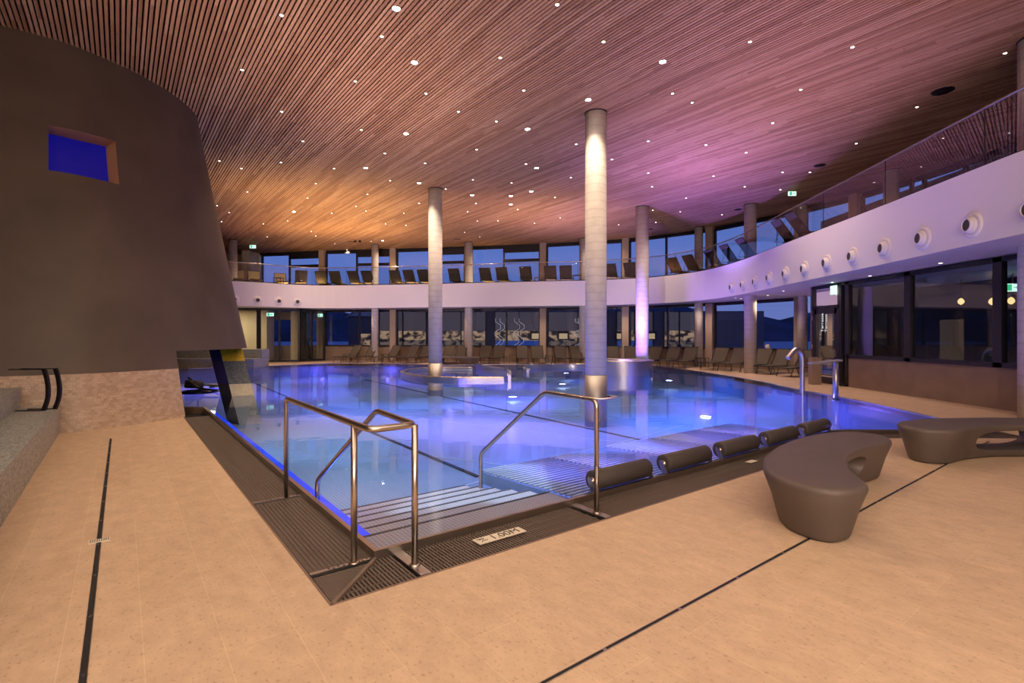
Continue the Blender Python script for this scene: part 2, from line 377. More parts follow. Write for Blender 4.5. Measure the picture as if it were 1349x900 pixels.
cut = [(O0.x, O0.y), (5.16, 7.56), (7.66, 7.56), (7.78, 9.5), (7.97, 11.2), (8.02, 12.7), (7.97, 14.1), (8.17, 16.2), (8.17, 18.5), (7.97, 20.95), (7.66, 23.2), (7.15, 25.35), (6.1, 26.55), (4.2, 27.05), (1.5, 26.95), (-1.5, 26.55), (-3.5, 26.05), (-5.15, 27.05), (-7.6, 27.75), (-10.0, 27.75), (-12.3, 25.05), (-14.7, 23.35), (-17.1, 22.65), (-18.15, 19), (-16.1, 15.45), (-10.3, 13.45), (-8.4, 11.2), (-7.25, 10.45), (-6.7, 10.35)]

# ------------------------------------------------------------------ floor, pool shell, water
b = MB(); b.poly([[(-22, -7), (15, -7), (15, 34.5), (-22, 34.5)], cut], 0.0)
b.ribbon(cut, -.12, 0, 0, True)
struct(b.build('floor', m_floor))
b = MB(); b.poly([pool], -.65, 0); b.ribbon(pool, -.65, .02, 0, True, 1)
b.poly([cut, pool], -.10, 2)
struct(b.build('pool_basin', [m_basin, m_bwall, m_trough]), 'steel lined swimming pool basin', 'pool')
b = MB(); b.poly([pool], .035)
tag(b.build('pool_water', m_water), 'still blue lit water filling the swimming pool', 'water', kind='stuff')
# rims: front and left are a raised steel edge, the far sides a slim strip
b = MB(); path = [Vector((*p, 0)) for p in pool]
b.ribbon([(p.x, p.y) for p in path], -.09, .046, -.045, True)
struct(b.build('pool_rim', m_steel), 'steel overflow rim around the pool', 'pool rim')
b = MB()
b.poly([cut[2:-1] , pool[2:-1]], -.01) if False else None
ring_o, ring_i = cut[2:28], pool[2:28]
for i in range(len(ring_o) - 1):
    a, c, d, e = ring_o[i], ring_o[i + 1], ring_i[i + 1], ring_i[i]
    b.face([Vector((*q, -.008)) for q in (a, c, d, e)])
struct(b.build('trim_1', simple('dark_gutter_strip', (.045, .032, .026), .5)), 'dark gutter strip along far pool edges', 'gutter')

# gratings ---------------------------------------------------------------
def grate_piece(name, label, rows, cross, z=-.010, pitch=.026):
    b = MB()
    for p, q in rows:
        c = (p + q) / 2; l = (q - p).length
        if l < .02: continue
        b.box(c + Vector((0, 0, z - .012)), (l, .012, .024), (q - p))
    for p, q, w in cross:
        b.box((p + q) / 2 + Vector((0, 0, z - .010)), ((q - p).length, w, .020), (q - p))
    return tag(b.build(name, m_grate, weld=False), label, 'grating')
PT = .026
rows = []; t = .03
while t < 1.70: rows.append((st(-.445, t), st(-.03, t))); t += .018
cr = [(st(-.05 - .03 * k, .02), st(-.05 - .03 * k, 1.7), .005) for k in range(13)]
grate_piece('gutter_grating', 'dark grating panel left of the pool between two railing posts', rows, cr)
rows = []; t = 1.78
while t < 7.9: rows.append((st(-.445, t), st(-.03, t))); t += .02
cr = [(st(-.05 - .03 * k, 1.78), st(-.05 - .03 * k, 7.9), .005) for k in range(13)]
grate_piece('gutter_grating', 'long dark grating along left pool edge running back to the tower', rows, cr)
rows = []; t = -.44
while t < -.045: rows.append((st(-.445, t), st(t - .015, t))); t += .018
grate_piece('gutter_grating', 'triangular grating with fine bars, left half of the mitred corner', rows, [(st(-.2, -.19), st(-.44, -.19), .006)])
rows = []; s_ = -.42
while s_ < .08: rows.append((st(s_, -.445), st(s_, min(s_ - .02, -.03)))); s_ += PT
cr = [(st(-.44 + max(0, .0), -.36), st(.08, -.36), .006), (st(-.3, -.25), st(.08, -.25), .006), (st(-.14, -.13), st(.08, -.13), .006)]
grate_piece('gutter_grating', 'triangular grating with coarse bars, right half of the mitred corner', [r for r in rows if (r[1] - r[0]).dot(D1) > 0], cr)
rows = []; s_ = .20
while s_ < 1.76: rows.append((st(s_, -.445), st(s_, -.03))); s_ += PT
cr = [(st(.19, -.06 - .1 * k), st(1.76, -.06 - .1 * k), .006) for k in range(4)]
grate_piece('gutter_grating', 'dark grating panel in front of steps carrying the depth plate', rows, cr)
rows = []; s_ = 1.88
while s_ < 7.25: rows.append((st(s_, -.445), st(s_, -.03))); s_ += PT
cr = [(st(1.87, -.06 - .1 * k), st(7.25, -.06 - .1 * k), .006) for k in range(4)]
grate_piece('gutter_grating', 'dark grating below the row of black foam rollers', rows, cr)
rows = []; x = 5.25
while x < 7.6: rows.append((Vector((x, 7.58, 0)), Vector((x, 7.98, 0)))); x += PT
grate_piece('gutter_grating', 'short dark grating behind the second bean shaped bench', rows, [(Vector((5.2, 7.7 + .1 * k, 0)), Vector((7.6, 7.7 + .1 * k, 0)), .006) for k in range(2)])
b = MB()
for p, q in ((st(-.465, -.47), st(-.465, 7.9)), (st(-.47, -.465), st(7.3, -.465))):
    b.box((p + q) / 2 + Vector((0, 0, -.02)), ((q - p).length, .016, .044), q - p)
struct(b.build('trim_2', m_steeld if False else simple('gutter_angle', (.22, .15, .115), .45, .3)), 'metal angle edging the gutter against the tiles', 'edging')
def steel_strip(p, q, w, label, marks=True):
    e = empty('gutter_strip', p, 0, label, 'metal strip')
    b = MB(); b.box((p + q) / 2 + Vector((0, 0, -.008)), ((q - p).length, w, .02), q - p); b.build('strip_plate', m_steel2, e)
    if marks:
        d = (q - p).normalized(); n = Vector((-d.y, d.x, 0))
        for k in list(range(3, 7)) + list(range(9, 12)):
            b = MB(); b.box(p + d * (.032 * k + .02) + n * (.008 if k % 2 else -.006) + Vector((0, 0, .003)), (.008, .018, .002), d); b.build('slot', m_trough, e)
steel_strip(st(-.45, -.012), st(-.02, -.012), .035, 'thin steel strip with slots at foot of the second railing post')
steel_strip(st(-.45, 1.735), st(-.02, 1.735), .035, 'thin steel strip with slots at foot of the first railing post')
steel_strip(st(.135, -.45), st(.135, -.03), .075, 'brown steel strip under the front corner railing post', False)
steel_strip(st(1.82, -.45), st(1.82, -.03), .075, 'steel strip under the right handrail post', False)
b = MB(); b.box((st(-.45, -.45) + st(-.03, -.03)) / 2 + Vector((0, 0, -.008)), ((st(-.45, -.45) - st(-.03, -.03)).length, .025, .022), D1 + D2)
struct(b.build('trim_3', simple('mitre_bar', (.16, .115, .09), .5)), 'mitre bar across gutter corner', 'edging')
# depth plate
e = empty('depth_sign', st(.65, -.285, .004), ANG, 'beige depth plate reading 1.00M set in the front grating', 'sign')
b = MB(); b.box(st(.65 + .213, -.285 + .052, .006), (.426, .104, .006), D2); b.build('plate', m_plate, e)
def text(body, size, M4, mat, parent, name='lettering'):
    cu = bpy.data.curves.new(name, 'FONT'); cu.body = body; cu.size = size; cu.extrude = .001
    tmp = bpy.data.objects.new('tmp', cu); COL.objects.link(tmp); bpy.context.view_layer.update()
    me = bpy.data.meshes.new_from_object(tmp.evaluated_get(bpy.context.evaluated_depsgraph_get()))
    bpy.data.objects.remove(tmp); me.transform(M4)
    if parent is not None: me.transform(parent.matrix_basis.inverted())
    me.materials.clear(); me.materials.append(mat); o = bpy.data.objects.new(name, me); COL.objects.link(o); o.parent = parent; return o
RT = Matrix.Rotation(ANG, 4, 'Z')
text('1.00M', .105, Matrix.Translation(st(.775, -.268, .0105)) @ RT, m_text, e)
b = MB()
for p, q in (((.685, -.262), (.73, -.212)), ((.685, -.225), (.725, -.205)), ((.71, -.25), (.745, -.245)), ((.668, -.21), (.705, -.205))):
    b.box((st(*p) + st(*q)) / 2 + Vector((0, 0, .0105)), ((st(*p) - st(*q)).length, .006, .002), st(*q) - st(*p))
b.build('swimmer_symbol', m_text, e)
p = G(990, 608, .004)
b = MB(); b.box(p, (.16, .07, .006), D2)
tag(b.build('small_plate', m_plate), 'small blank pale plate on grating near third foam roller', 'plate')

# floor slots
b = MB()
def slot(p, q, w=.022):
    b.box((p + q) / 2 + Vector((0, 0, .001)), ((q - p).length, w, .004), q - p, mi=0)
    d = (q - p).normalized(); n = Vector((-d.y, d.x, 0))
    for k in (-1, 1): b.box((p + q) / 2 + n * k * (w / 2 + .002) + Vector((0, 0, .0015)), ((q - p).length, .003, .005), d, mi=1)
    L = (q - p).length; k = 0
    while k * .6 < L: b.box(p + d * k * .6 + Vector((0, 0, .003)), (.02, .014, .003), d, mi=1); k += 1
q0, q1 = G(146, 578), G(108, 905); dd = (q1 - q0).normalized()
slot(q0, q1 + dd * 6)
struct(b.build('trim_4', [m_trough, m_steel2], weld=False), 'narrow dark drain slot in floor tiles at left', 'drain')
b = MB(); q0, q1 = G(713, 902), G(1236, 618); slot(q0 - (q1 - q0).normalized() * 5, q1 + (q1 - q0).normalized() * 2.5, .014)
struct(b.build('trim_5', [m_trough, m_steel2], weld=False), 'narrow dark drain slot running under the benches', 'drain')
e = empty('floor_drain', G(131, 713), ANG, 'small bright slotted drain cover crossing the left floor slot', 'drain cover')
b = MB(); pc = G(131, 713); b.box(pc + Vector((0, 0, .004)), (.125, .075, .006), D2); b.build('drain_cover', m_plate, e)
b = MB()
for k in range(-4, 5):
    for j in (-1, 1): b.box(pc + D2 * k * .013 + D1 * j * .017 + Vector((0, 0, .0085)), (.004, .026, .002), D2)
b.build('slot', m_gun, e)

# ------------------------------------------------------------------ steps and tube loungers in the water
e = empty('pool_steps', st(.93, .06, -.65), ANG, 'six perforated steel steps descending into pool between the handrails', 'steps')
m_edge_shade = simple('edge_shade', (.085, .07, .08), .5)
for k in range(6):
    z = .008 - .056 * k; t0 = .03 + (.33 + .30 * (k - 1) if k else 0); w_ = .33 if k == 0 else .30
    bt = MB(); bt.box(st(.93, t0 + w_ / 2, z - .01), (1.86, w_, .02), D2); bt.build('tread', m_tread, e)
    bt = MB(); bt.box(st(.93, t0 + w_ - .012, z + .002), (1.86, .024, .006), D2); bt.box(st(.93, t0 + w_ - .006, z - .045), (1.86, .010, .07), D2); bt.build('edge_shade_strip', m_edge_shade, e)  # dark strip painted in for the shadow gap at the tread edge
b2 = MB()
for s_ in (.0, 1.87):
    b2.face([st(s_, .05, -.02), st(s_, .05, -.65), st(s_, 1.84, -.65), st(s_, 1.84, -.34)])
b2.build('stringer', m_bwall, e)
# blue glow on the wall under the left rim, painted as a self-lit strip
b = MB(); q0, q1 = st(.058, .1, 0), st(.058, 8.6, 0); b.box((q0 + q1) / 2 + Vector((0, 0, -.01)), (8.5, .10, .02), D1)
tag(b.build('edge_glow_strip', m_edge_glow), 'blue glow painted as a strip inside the left pool edge', 'light')
def prof(t):   # lounger surface below water
    u = t / 1.75
    return -.015 - .085 * u
proto_l = None
ll = ['nearest the steps', 'second from the steps', 'third from the steps', 'fourth from the steps', 'farthest from the steps']
e = empty('underwater_lounger', st(2.0, 0, -.65), ANG, 'steel tube lounger under the water, nearest the steps', 'lounger', 'steel tube loungers under the water')
b = MB(); N_ = 21
for k in range(N_):
    t = .1 + k * 1.62 / (N_ - 1); z = prof(t); b.tube([st(2.0, t, z), st(3.06, t, z)], .014, 8)
b.build('tube', simple('tube_steel', (.62, .60, .68), .35, .25), e, weld=False)
for s_ in (2.18, 2.88):
    b = MB(); b.tube([st(s_, .08 + k * .12, prof(.08 + k * .12) - .04) for k in range(15)], .022, 8); b.build('support_rib', m_steel2, e)
b = MB()
for s_ in (2.01,):
    P = [st(s_, .08 + k * .12, prof(.08 + k * .12) - .02) for k in range(15)]
    for p, q in zip(P, P[1:]): b.face([p, q, q - Vector((0, 0, .13)), p - Vector((0, 0, .13))])
b.build('side_panel', m_bwall, e)
e['label'] = 'steel tube lounger under the water, ' + ll[0]
for k in range(1, 5): copy_tree(e, st(2.0 + 1.09 * k, 0, -.65), ANG, 'steel tube lounger under the water, ' + ll[k])
# rollers
def make_roller():
    base = st(2.55, .06, .03)
    e = empty('foam_roller', base, ANG, 'x', 'headrest roller', 'black foam neck rollers on the pool rim')
    b = MB(); pr = [(.06, -.40), (.085, -.40), (.094, -.39), (.094, .39), (.085, .40), (.06, .40)]
    b.lathe(pr, base + Vector((0, 0, .105)), 32, D2); b.build('foam_sleeve', m_roller, e)
    b = MB(); b.tube([base + Vector((0, 0, .105)) - D2 * .43, base + Vector((0, 0, .105)) + D2 * .43], .03, 12); b.build('core_tube', m_steel, e)
    for k in (-1, 1):
        b = MB(); c = base + D2 * k * .425
        pts = [c + Vector((0, 0, .13)), c + Vector((0, 0, .10)), c + D1 * -.03 + Vector((0, 0, .04)), c + D1 * -.06 + Vector((0, 0, -.01))]
        pts = catmull(pts, 4)
        for p, q in zip(pts, pts[1:]): b.box((p + q) / 2, ((q - p).length + .012, .055, .014), q - p, D2.cross(q - p)) if False else b.box((p + q) / 2, ((q - p).length + .01, .014, .055), q - p, (q - p).cross(D2))
        b.build('bracket', m_steel, e)
    return e
r0 = make_roller(); ro = ['nearest', 'second nearest', 'third nearest', 'fourth nearest', 'farthest']
for k in range(5):
    o = r0 if k == 0 else copy_tree(r0, st(2.55 + 1.085 * k, .06, .03), ANG)
    o['label'] = 'black foam neck roller on steel brackets, ' + ro[k] + ' of the row to the steps'

# ------------------------------------------------------------------ handrails
def rail(name, pts, r, posts, label, fl=.07):
    e = empty(name, posts[0][0], 0, label, 'handrail')
    b = MB(); b.tube(fillet(pts, fl), r, 16); b.build('top_rail', m_steel, e)
    for p, ztop in posts:
        b = MB(); b.tube([p, Vector((p.x, p.y, ztop))], r, 16); b.build('post', m_steel, e)
        b = MB(); b.lathe([(.036, 0), (.036, .008), (.026, .014)], p, 24); b.build('foot_ring', m_steel, e)
    return e
zr = .92
rail('handrail', [st(-.17, 1.73, .0), st(-.17, 1.73, zr), st(-.17, -.29, zr), st(.135, -.29, zr), st(.19, .47, zr), st(.05, 1.52, .17), st(.05, 1.52, -.35)], .0215,
     [(st(-.17, -.02, 0), zr), (st(.135, -.29, 0), zr)], 'cornered steel handrail on three posts at left of the pool steps')
e = rail('handrail', [st(1.82, -.31, .0), st(1.82, -.31, .955), st(1.88, .43, .955), st(1.85, 1.5, .17), st(1.85, 1.5, -.4)], .0215, [(st(1.82, -.31, 0), .4)], 'steel handrail at right of the pool steps beside the rollers')
# gooseneck spouts
p = G(1057, 518)
e = empty('swan_neck_spout', p, 0, 'curved swan neck steel water spout on right pool edge', 'water spout')
b = MB(); b.tube(catmull([p, p + Vector((0, 0, .5)), p + Vector((0, 0, .95)), p + Vector((-.07, -.02, 1.10)), p + Vector((-.18, -.05, 1.15)), p + Vector((-.30, -.08, 1.08)), p + Vector((-.45, -.12, .92))], 6), .062, 18); b.build('pipe', m_steel2, e)
b = MB(); b.lathe([(.09, 0), (.09, .015), (.064, .02)], p, 24); b.build('base_ring', m_steel2, e)
p = G(1101, 528)
e = empty('blade_spout', p, 0, 'straight steel post with flat blade spout on right pool edge', 'water spout')
b = MB(); b.tube([p, p + Vector((0, 0, .90))], .062, 18); b.build('post', m_steel2, e)
b = MB(); b.box(p + Vector((-.22, 0.05, .90)), (.66, .26, .035), Vector((1, -.15, .13))); b.build('blade', m_steel2, e)
b = MB(); b.lathe([(.09, 0), (.09, .015), (.064, .02)], p, 24); b.build('base_ring', m_steel2, e)

# ------------------------------------------------------------------ columns
def column(p, r, z0, z1, label, collar=None, name='round_column', flange=None):
    e = empty(name, Vector((p[0], p[1], z0)), 0, label, 'column')
    b = MB(); b.lathe([(r, z0), (r, z1)], (p[0], p[1], 0), 48, capt=True); b.build('shaft', m_conc, e)
    if z1 > 6: 
        b = MB(); b.lathe([(r + .015, z1 - .02), (r + .015, z1 + .0)], (p[0], p[1], 0), 40); b.build('shadow_ring', m_black, e)
    if collar:
        b = MB(); b.lathe([(r + .012, -.65), (r + .012, collar)], (p[0], p[1], 0), 48); b.build('steel_collar', m_collar, e)
    if flange:
        b = MB(); b.lathe([(r, .03), (flange, .03), (flange, .055), (r, .06)], (p[0] + .1, p[1], 0), 48, capb=False, capt=False); b.build('flange', m_steel2, e)
    return e
pc = at(785, 12.35); column(pc, .255, -.8, ZC, 'tallest grey concrete column with steel collar standing in the pool', .57, flange=.44)
pc = at(573.5, 18.7); column(pc, .25, -.8, ZC, 'grey concrete column standing inside the low steel ring in the pool', .52)
pc = at(846, 21.3); column(pc, .26, 0, ZC, 'concrete column lit violet behind the steel drum')
column(at(307, 28.6), .22, 0, ZC, 'concrete column just right of the dark tower, rising past the balcony')
column(at(494, 30.1), .20, 0, ZC, 'slim column behind balcony left of the ring column')
column(at(617.5, 29.4), .23, 0, ZC, 'slim column behind balcony between ring column and tallest column')
column(at(768, 28.2), .20, 0, ZC, 'slim column mostly hidden behind the tallest column')
column(at(920.5, 25.3), .20, 0, ZC, 'slim column at right end of the curved balcony, left of its neighbour')
column(at(988.5, 20.9), .235, 0, ZC, 'thick column among the loungers right of the steel drum')
column((9.40, 9.25), .23, 0, ZC, 'column cut off by right edge of the picture')
column(at(1057, 21.0), .18, 0, ZC, 'slim column standing between terrace door and loungers')
column(at(1174, 16.6), .21, ZF1, ZC, 'column seen through the glass balustrade high at right')

# ------------------------------------------------------------------ tower
TP = [((-12.5, 6.2), (-12.5, 7.3)), ((-10.2, 6.5), (-10.6, 7.75)), ((-8.5, 7.1), (-8.95, 8.78)), ((-7.05, 7.9), (-8.18, 9.38)), ((-6.5, 8.5), (-7.88, 9.9)), ((-6.08, 9.58), (-7.62, 10.6)),
      ((-5.80, 11.0), (-7.52, 11.6)), ((-6.10, 12.45), (-7.77, 12.7)), ((-7.4, 13.7), (-8.7, 13.9)), ((-9.5, 14.9), (-10.3, 14.9)), ((-13, 15), (-12.6, 14.9)), ((-15.5, 13), (-14.5, 13)), ((-16, 9), (-15, 9.5)), ((-15, 6.2), (-14.6, 7.8))]
NS = 8
TB = catmull([(*a, 0) for a, _ in TP], NS, True); TT = catmull([(*c, 0) for _, c in TP], NS, True)
def tw(i, z):
    u = max(0, min(1, z / ZC)); g = u ** .93
    p = TB[i % len(TB)].lerp(TT[i % len(TT)], g); return Vector((p.x, p.y, z))
n = len(TB)
tower = empty('slide_tower', Vector((-11, 10.5, 0)), 0, 'huge dark brown tapering plaster tower with a small blue window', 'tower')
def loft(zs, i0=0, i1=None, thick=0, capb=False, capt=False, mat=m_plaster, name='body', smooth=True):
    bm = bmesh.new(); uvl = bm.loops.layers.uv.new('UVMap'); closed = i1 is None; closed = i1 is None; idx = list(range(n)) if closed else list(range(i0, i1 + 1))
    cen = Vector((-11, 10.8, 0))
    def pt(i, z, inner=False):
        p = tw(i, z)
        if inner: d = (Vector((cen.x, cen.y, z)) - p).normalized(); p = p + d * thick
        return p
    R = [[bm.verts.new(pt(i, z)) for i in idx] for z in zs]
    for a, (A, B) in enumerate(zip(R, R[1:])):
        u = 0
        for k in range(len(idx) if closed else len(idx) - 1):
            k2 = (k + 1) % len(idx); l = (A[k2].co - A[k].co).length
            f = bm.faces.new((A[k], A[k2], B[k2], B[k])); f.smooth = smooth
            for lp, uv in zip(f.loops, ((u, zs[a]), (u + l, zs[a]), (u + l, zs[a + 1]), (u, zs[a + 1]))): lp[uvl].uv = uv
            u += l
    if closed:
        bm.faces.new(R[0][::-1]); bm.faces.new(R[-1])
    elif thick:
        I = [[bm.verts.new(pt(i, z, True)) for i in idx] for z in (zs[0], zs[-1])]
        for k in range(len(idx) - 1):
            bm.faces.new((I[0][k + 1], I[0][k], I[1][k], I[1][k + 1])); bm.faces.new((R[-1][k], R[-1][k + 1], I[1][k + 1], I[1][k])); bm.faces.new((R[0][k + 1], R[0][k], I[0][k], I[0][k + 1]))
        for k in (0, len(idx) - 1):
            f = bm.faces.new([R[j][k] for j in range(len(zs))] + [I[1][k], I[0][k]])
    bmesh.ops.recalc_face_normals(bm, faces=bm.faces)
    bm.transform(tower.matrix_basis.inverted())
    me = bpy.data.meshes.new(name); bm.to_mesh(me); bm.free(); me.materials.append(mat)
    me.set_sharp_from_angle(angle=math.radians(40)); o = bpy.data.objects.new(name, me); COL.objects.link(o); o.parent = tower; return o
zs = [1.22 + (ZC + .05 - 1.22) * k / 10 for k in range(11)]
body = loft(zs, name='plaster_body')
i_end = 5 * NS                      # right end of the mosaic base (nearest the gutter)
def sect(zs, thick, mat, name):     # sector from the far left round the front to the gutter
    bm_i0 = -3 * NS
    return loft(zs, bm_i0, i_end, thick, mat=mat, name=name)
sect([0, .3, .6, .89], .35, m_mos_b, 'mosaic_base')
sect([.89, 1.0, 1.23], .30, m_plaster, 'plaster_skirt')
# pocket window
bm = bmesh.new(); bm.from_mesh(body.data); bvh = BVHTree.FromBMesh(bm); bm.free(); inv = tower.matrix_basis.inverted()
def ray(x, y):
    o = inv @ Vector((0, 0, H)); d = Vector(((x - CX) / F, 1, (HZ - y) / F)).normalized(); h = bvh.ray_cast(o, d); return tower.matrix_basis @ h[0]
W4 = [ray(64, 165), ray(152, 186), ray(157, 243), ray(64, 224)]
cw = sum(W4, Vector()) / 4; nrm = (W4[1] - W4[0]).cross(W4[3] - W4[0]).normalized()
nrm.z = 0; nrm.normalize()
if nrm.dot(Vector((0, 0, H)) - cw) < 0: nrm = -nrm
cutter = bmesh.new()
Fv = [cutter.verts.new(inv @ (p + nrm * .6)) for p in W4]; Bv = [cutter.verts.new(inv @ (p - nrm * .55)) for p in W4]
cutter.faces.new(Fv); cutter.faces.new(Bv[::-1])
for k in range(4): cutter.faces.new((Fv[k], Bv[k], Bv[(k + 1) % 4], Fv[(k + 1) % 4]))
bmesh.ops.recalc_face_normals(cutter, faces=cutter.faces)
m_rev = simple('reveal_plaster', (.62, .33, .12), .7)
cme = bpy.data.meshes.new('c'); cutter.to_mesh(cme); cutter.free(); cme.materials.append(m_rev)
co = bpy.data.objects.new('c', cme); COL.objects.link(co); co.parent = tower
body.data.materials.append(m_rev)
md = body.modifiers.new('b', 'BOOLEAN'); md.operation = 'DIFFERENCE'; md.object = co; md.solver = 'EXACT'
try: md.material_mode = 'TRANSFER'
except Exception: pass
bpy.context.view_layer.update()
nm = bpy.data.meshes.new_from_object(body.evaluated_get(bpy.context.evaluated_depsgraph_get())); body.modifiers.clear(); body.data = nm; nm.set_sharp_from_angle(angle=math.radians(35))
bpy.data.objects.remove(co)
b = MB(); q = [p - nrm * .5 + (cw - p) * .0 for p in W4]; b.face(q)
b.build('window_pane', emis('deep_blue_pane', (.002, .002, .16), 1.0), tower)
# coloured leaning fin behind the tower
fin = empty('mosaic_fin', G(325, 520), 0, 'leaning fin of yellow, blue and grey mosaic patches behind the tower', 'mosaic column')
Cn = Vector((-6.82, 12.55, 0)); Lf = Vector((-7.36, 13.0, 0)); Rt = Vector((-6.40, 12.80, 0)); Bk = Vector((-6.9, 13.4, 0))
lean = Vector((-1.52, .70, 4.3)) / 4.3
zz = [-.65, .32, .88, 1.40, 2.2, 2.9, 3.95, 5.0, 6.8]
leftm = [m_mos_br, m_mos_v, m_mos_n, m_mos_y, m_mos_d, m_mos_n, m_mos_v, m_mos_d]
rightm = [m_mos_c, m_mos_d, m_mos_y, m_mos_n, m_mos_c, m_mos_y, m_mos_n, m_mos_d]
def lp(p, z): return p + lean * z if z > 0 else p + Vector((lean.x * z, lean.y * z, z))
for k in range(len(zz) - 1):
    za, zb = zz[k], zz[k + 1]
    for (a, c, ms, nm_) in ((Lf, Cn, leftm, 'mosaic_patch'), (Cn, Rt, rightm, 'mosaic_patch')):
        b = MB(); l = (c - a).length
        b.face([lp(a, za), lp(c, za), lp(c, zb), lp(a, zb)], ((0, za), (l, za), (l, zb), (0, zb)))
        b.build(nm_, ms[k], fin)
b = MB()
for a, c in ((Rt, Bk), (Bk, Lf)): b.face([lp(a, -.65), lp(c, -.65), lp(c, 6.8), lp(a, 6.8)], ((0, 0), (.6, 0), (.6, 6), (0, 6)))
b.build('rear_face', m_mos_d, fin)
# roller and rails in the tower opening
e = empty('slide_exit_rail', G(262, 512), 0, 'black padded roller with steel tubes at the opening below the tower', 'rail')
b = MB(); p = G(243, 506, .22); q = G(266, 507, .18); b.lathe([(.06, 0), (.10, .01), (.11, .04), (.11, (q - p).length), (.06, (q - p).length + .04)], p, 24, q - p); b.build('roller', m_roller, e)
for dy in (0, .9):
    b = MB(); a = G(262, 507 + dy * 5, .15); c = G(288, 508 + dy * 8, .12)
    b.tube(fillet([a + Vector((-.3, .0, .2)), a, c, c + Vector((.0, .25, -.02)), a + Vector((.1, .35, -.1))], .05), .028, 10); b.build('tube', m_steel, e)
b = MB(); p = G(262, 516, .04); b.lathe([(.05, -.05), (.42, -.03), (.40, .03), (.1, .05)], p, 30); b.build('dark_dome', simple('dark_gloss', (.02, .02, .06), .2), e)

# left mosaic steps
e = empty('mosaic_steps', st(-.5, 3, 0), 0, 'grey mosaic tiled seating steps at left edge of the room', 'steps')
A0 = Vector((-6.99, 7.95, 0)); d1n = D1.normalized(); d2n = D2.normalized()
def steprun(off, z0, z1, back, name):
    b = MB(); a = A0 - d2n * off + d1n * .45; l = 9.5; c = a - d1n * l / 2 - d2n * back / 2 + Vector((0, 0, (z0 + z1) / 2))
    b.box(c, (l, back, z1 - z0), d1n); return b.build(name, m_mos_g, e)
steprun(0, 0, .42, 3.0, 'lower_step'); steprun(.46, .42, .72, 2.4, 'upper_step')
# black step rail
ax = at(59, 7.5, .42)
e = empty('step_rail', ax, 0, 'black curved grab frame standing on the lower mosaic step', 'grab rail')
for px in (59, 74):
    p = at(px, 7.45 if px == 59 else 7.62, .42)
    b = MB(); pts = catmull([p + Vector((-.02, 0, 0)), p + Vector((.035, 0, .15)), p + Vector((.05, 0, .30)), p + Vector((.03, 0, .46)), p + Vector((-.01, 0, .60))], 4)
    for a, c in zip(pts, pts[1:]): b.box((a + c) / 2, ((c - a).length + .006, .05, .035), c - a, Vector((0, 1, 0)))
    b.build('leg', m_black, e)
    b = MB(); b.box(p + Vector((-.22, -.03, .60)), (.48, .045, .012), Vector((1, .1, 0))); b.build('top_bar', m_black, e)
    b = MB(); b.box(p + Vector((-.19, -.02, .006)), (.38, .045, .012), Vector((1, .1, 0))); b.build('foot_bar', m_black, e)
# far mosaic seats behind tower
e = empty('mosaic_bench', Vector((-14.6, 24, 0)), 0, 'distant stepped grey mosaic bench between the tower opening and glass doors', 'bench')
b = MB(); b.box((-14.75, 24.75, .22), (5.4, 1.5, .44)); b.build('lower_step', m_mos_g, e)
b = MB(); b.box((-14.75, 25.15, .66), (5.4, .75, .42)); b.build('upper_step', m_mos_g, e)

# ------------------------------------------------------------------ ceiling
b = MB(); x0, x1, y0, y1 = -22, 16, -7, 38
def clipline(s):
    lo, hi = -1e9, 1e9
    for o, d, a, c in ((D2.x * s, D1.x, x0, x1), (D2.y * s, D1.y, y0, y1)):
        t0, t1 = (a - o) / d, (c - o) / d
        if t0 > t1: t0, t1 = t1, t0
        lo, hi = max(lo, t0), min(hi, t1)
    return lo, hi
def wallclip(s, lo, hi):
    ts = []
    for a, c in zip(backw, backw[1:]):
        fa, fc = a.dot(D2) - s, c.dot(D2) - s
        if fa * fc < 0: q = a.lerp(c, fa / (fa - fc)); ts.append(q.dot(D1))
    if len(ts) >= 2: return max(lo, min(ts) - .15), min(hi, max(ts) + .15)
    if len(ts) == 1:
        return lo, min(hi, ts[0] + .15)
    return (lo, hi) if s < 5 else (0, 0)
k = -330
while k < 500:
    s_ = (k + .5) * SLAT; lo, hi = clipline(s_); lo, hi = wallclip(s_, lo, hi)
    if s_ > 26.5: k += 1; continue
    if hi - lo > .3: b.box(D2 * s_ + D1 * (lo + hi) / 2 + Vector((0, 0, ZC + .016)), (hi - lo, .048, .032), D1)
    k += 1
b.poly([[(x0, y0)] + [(14.2, y0)] + [(p.x, p.y) for p in backw[::-1]]], ZC + .09, 1, False)
struct(b.build('ceiling', [m_wood, simple('ceiling_void', (.018, .009, .006), .9)], weld=False))
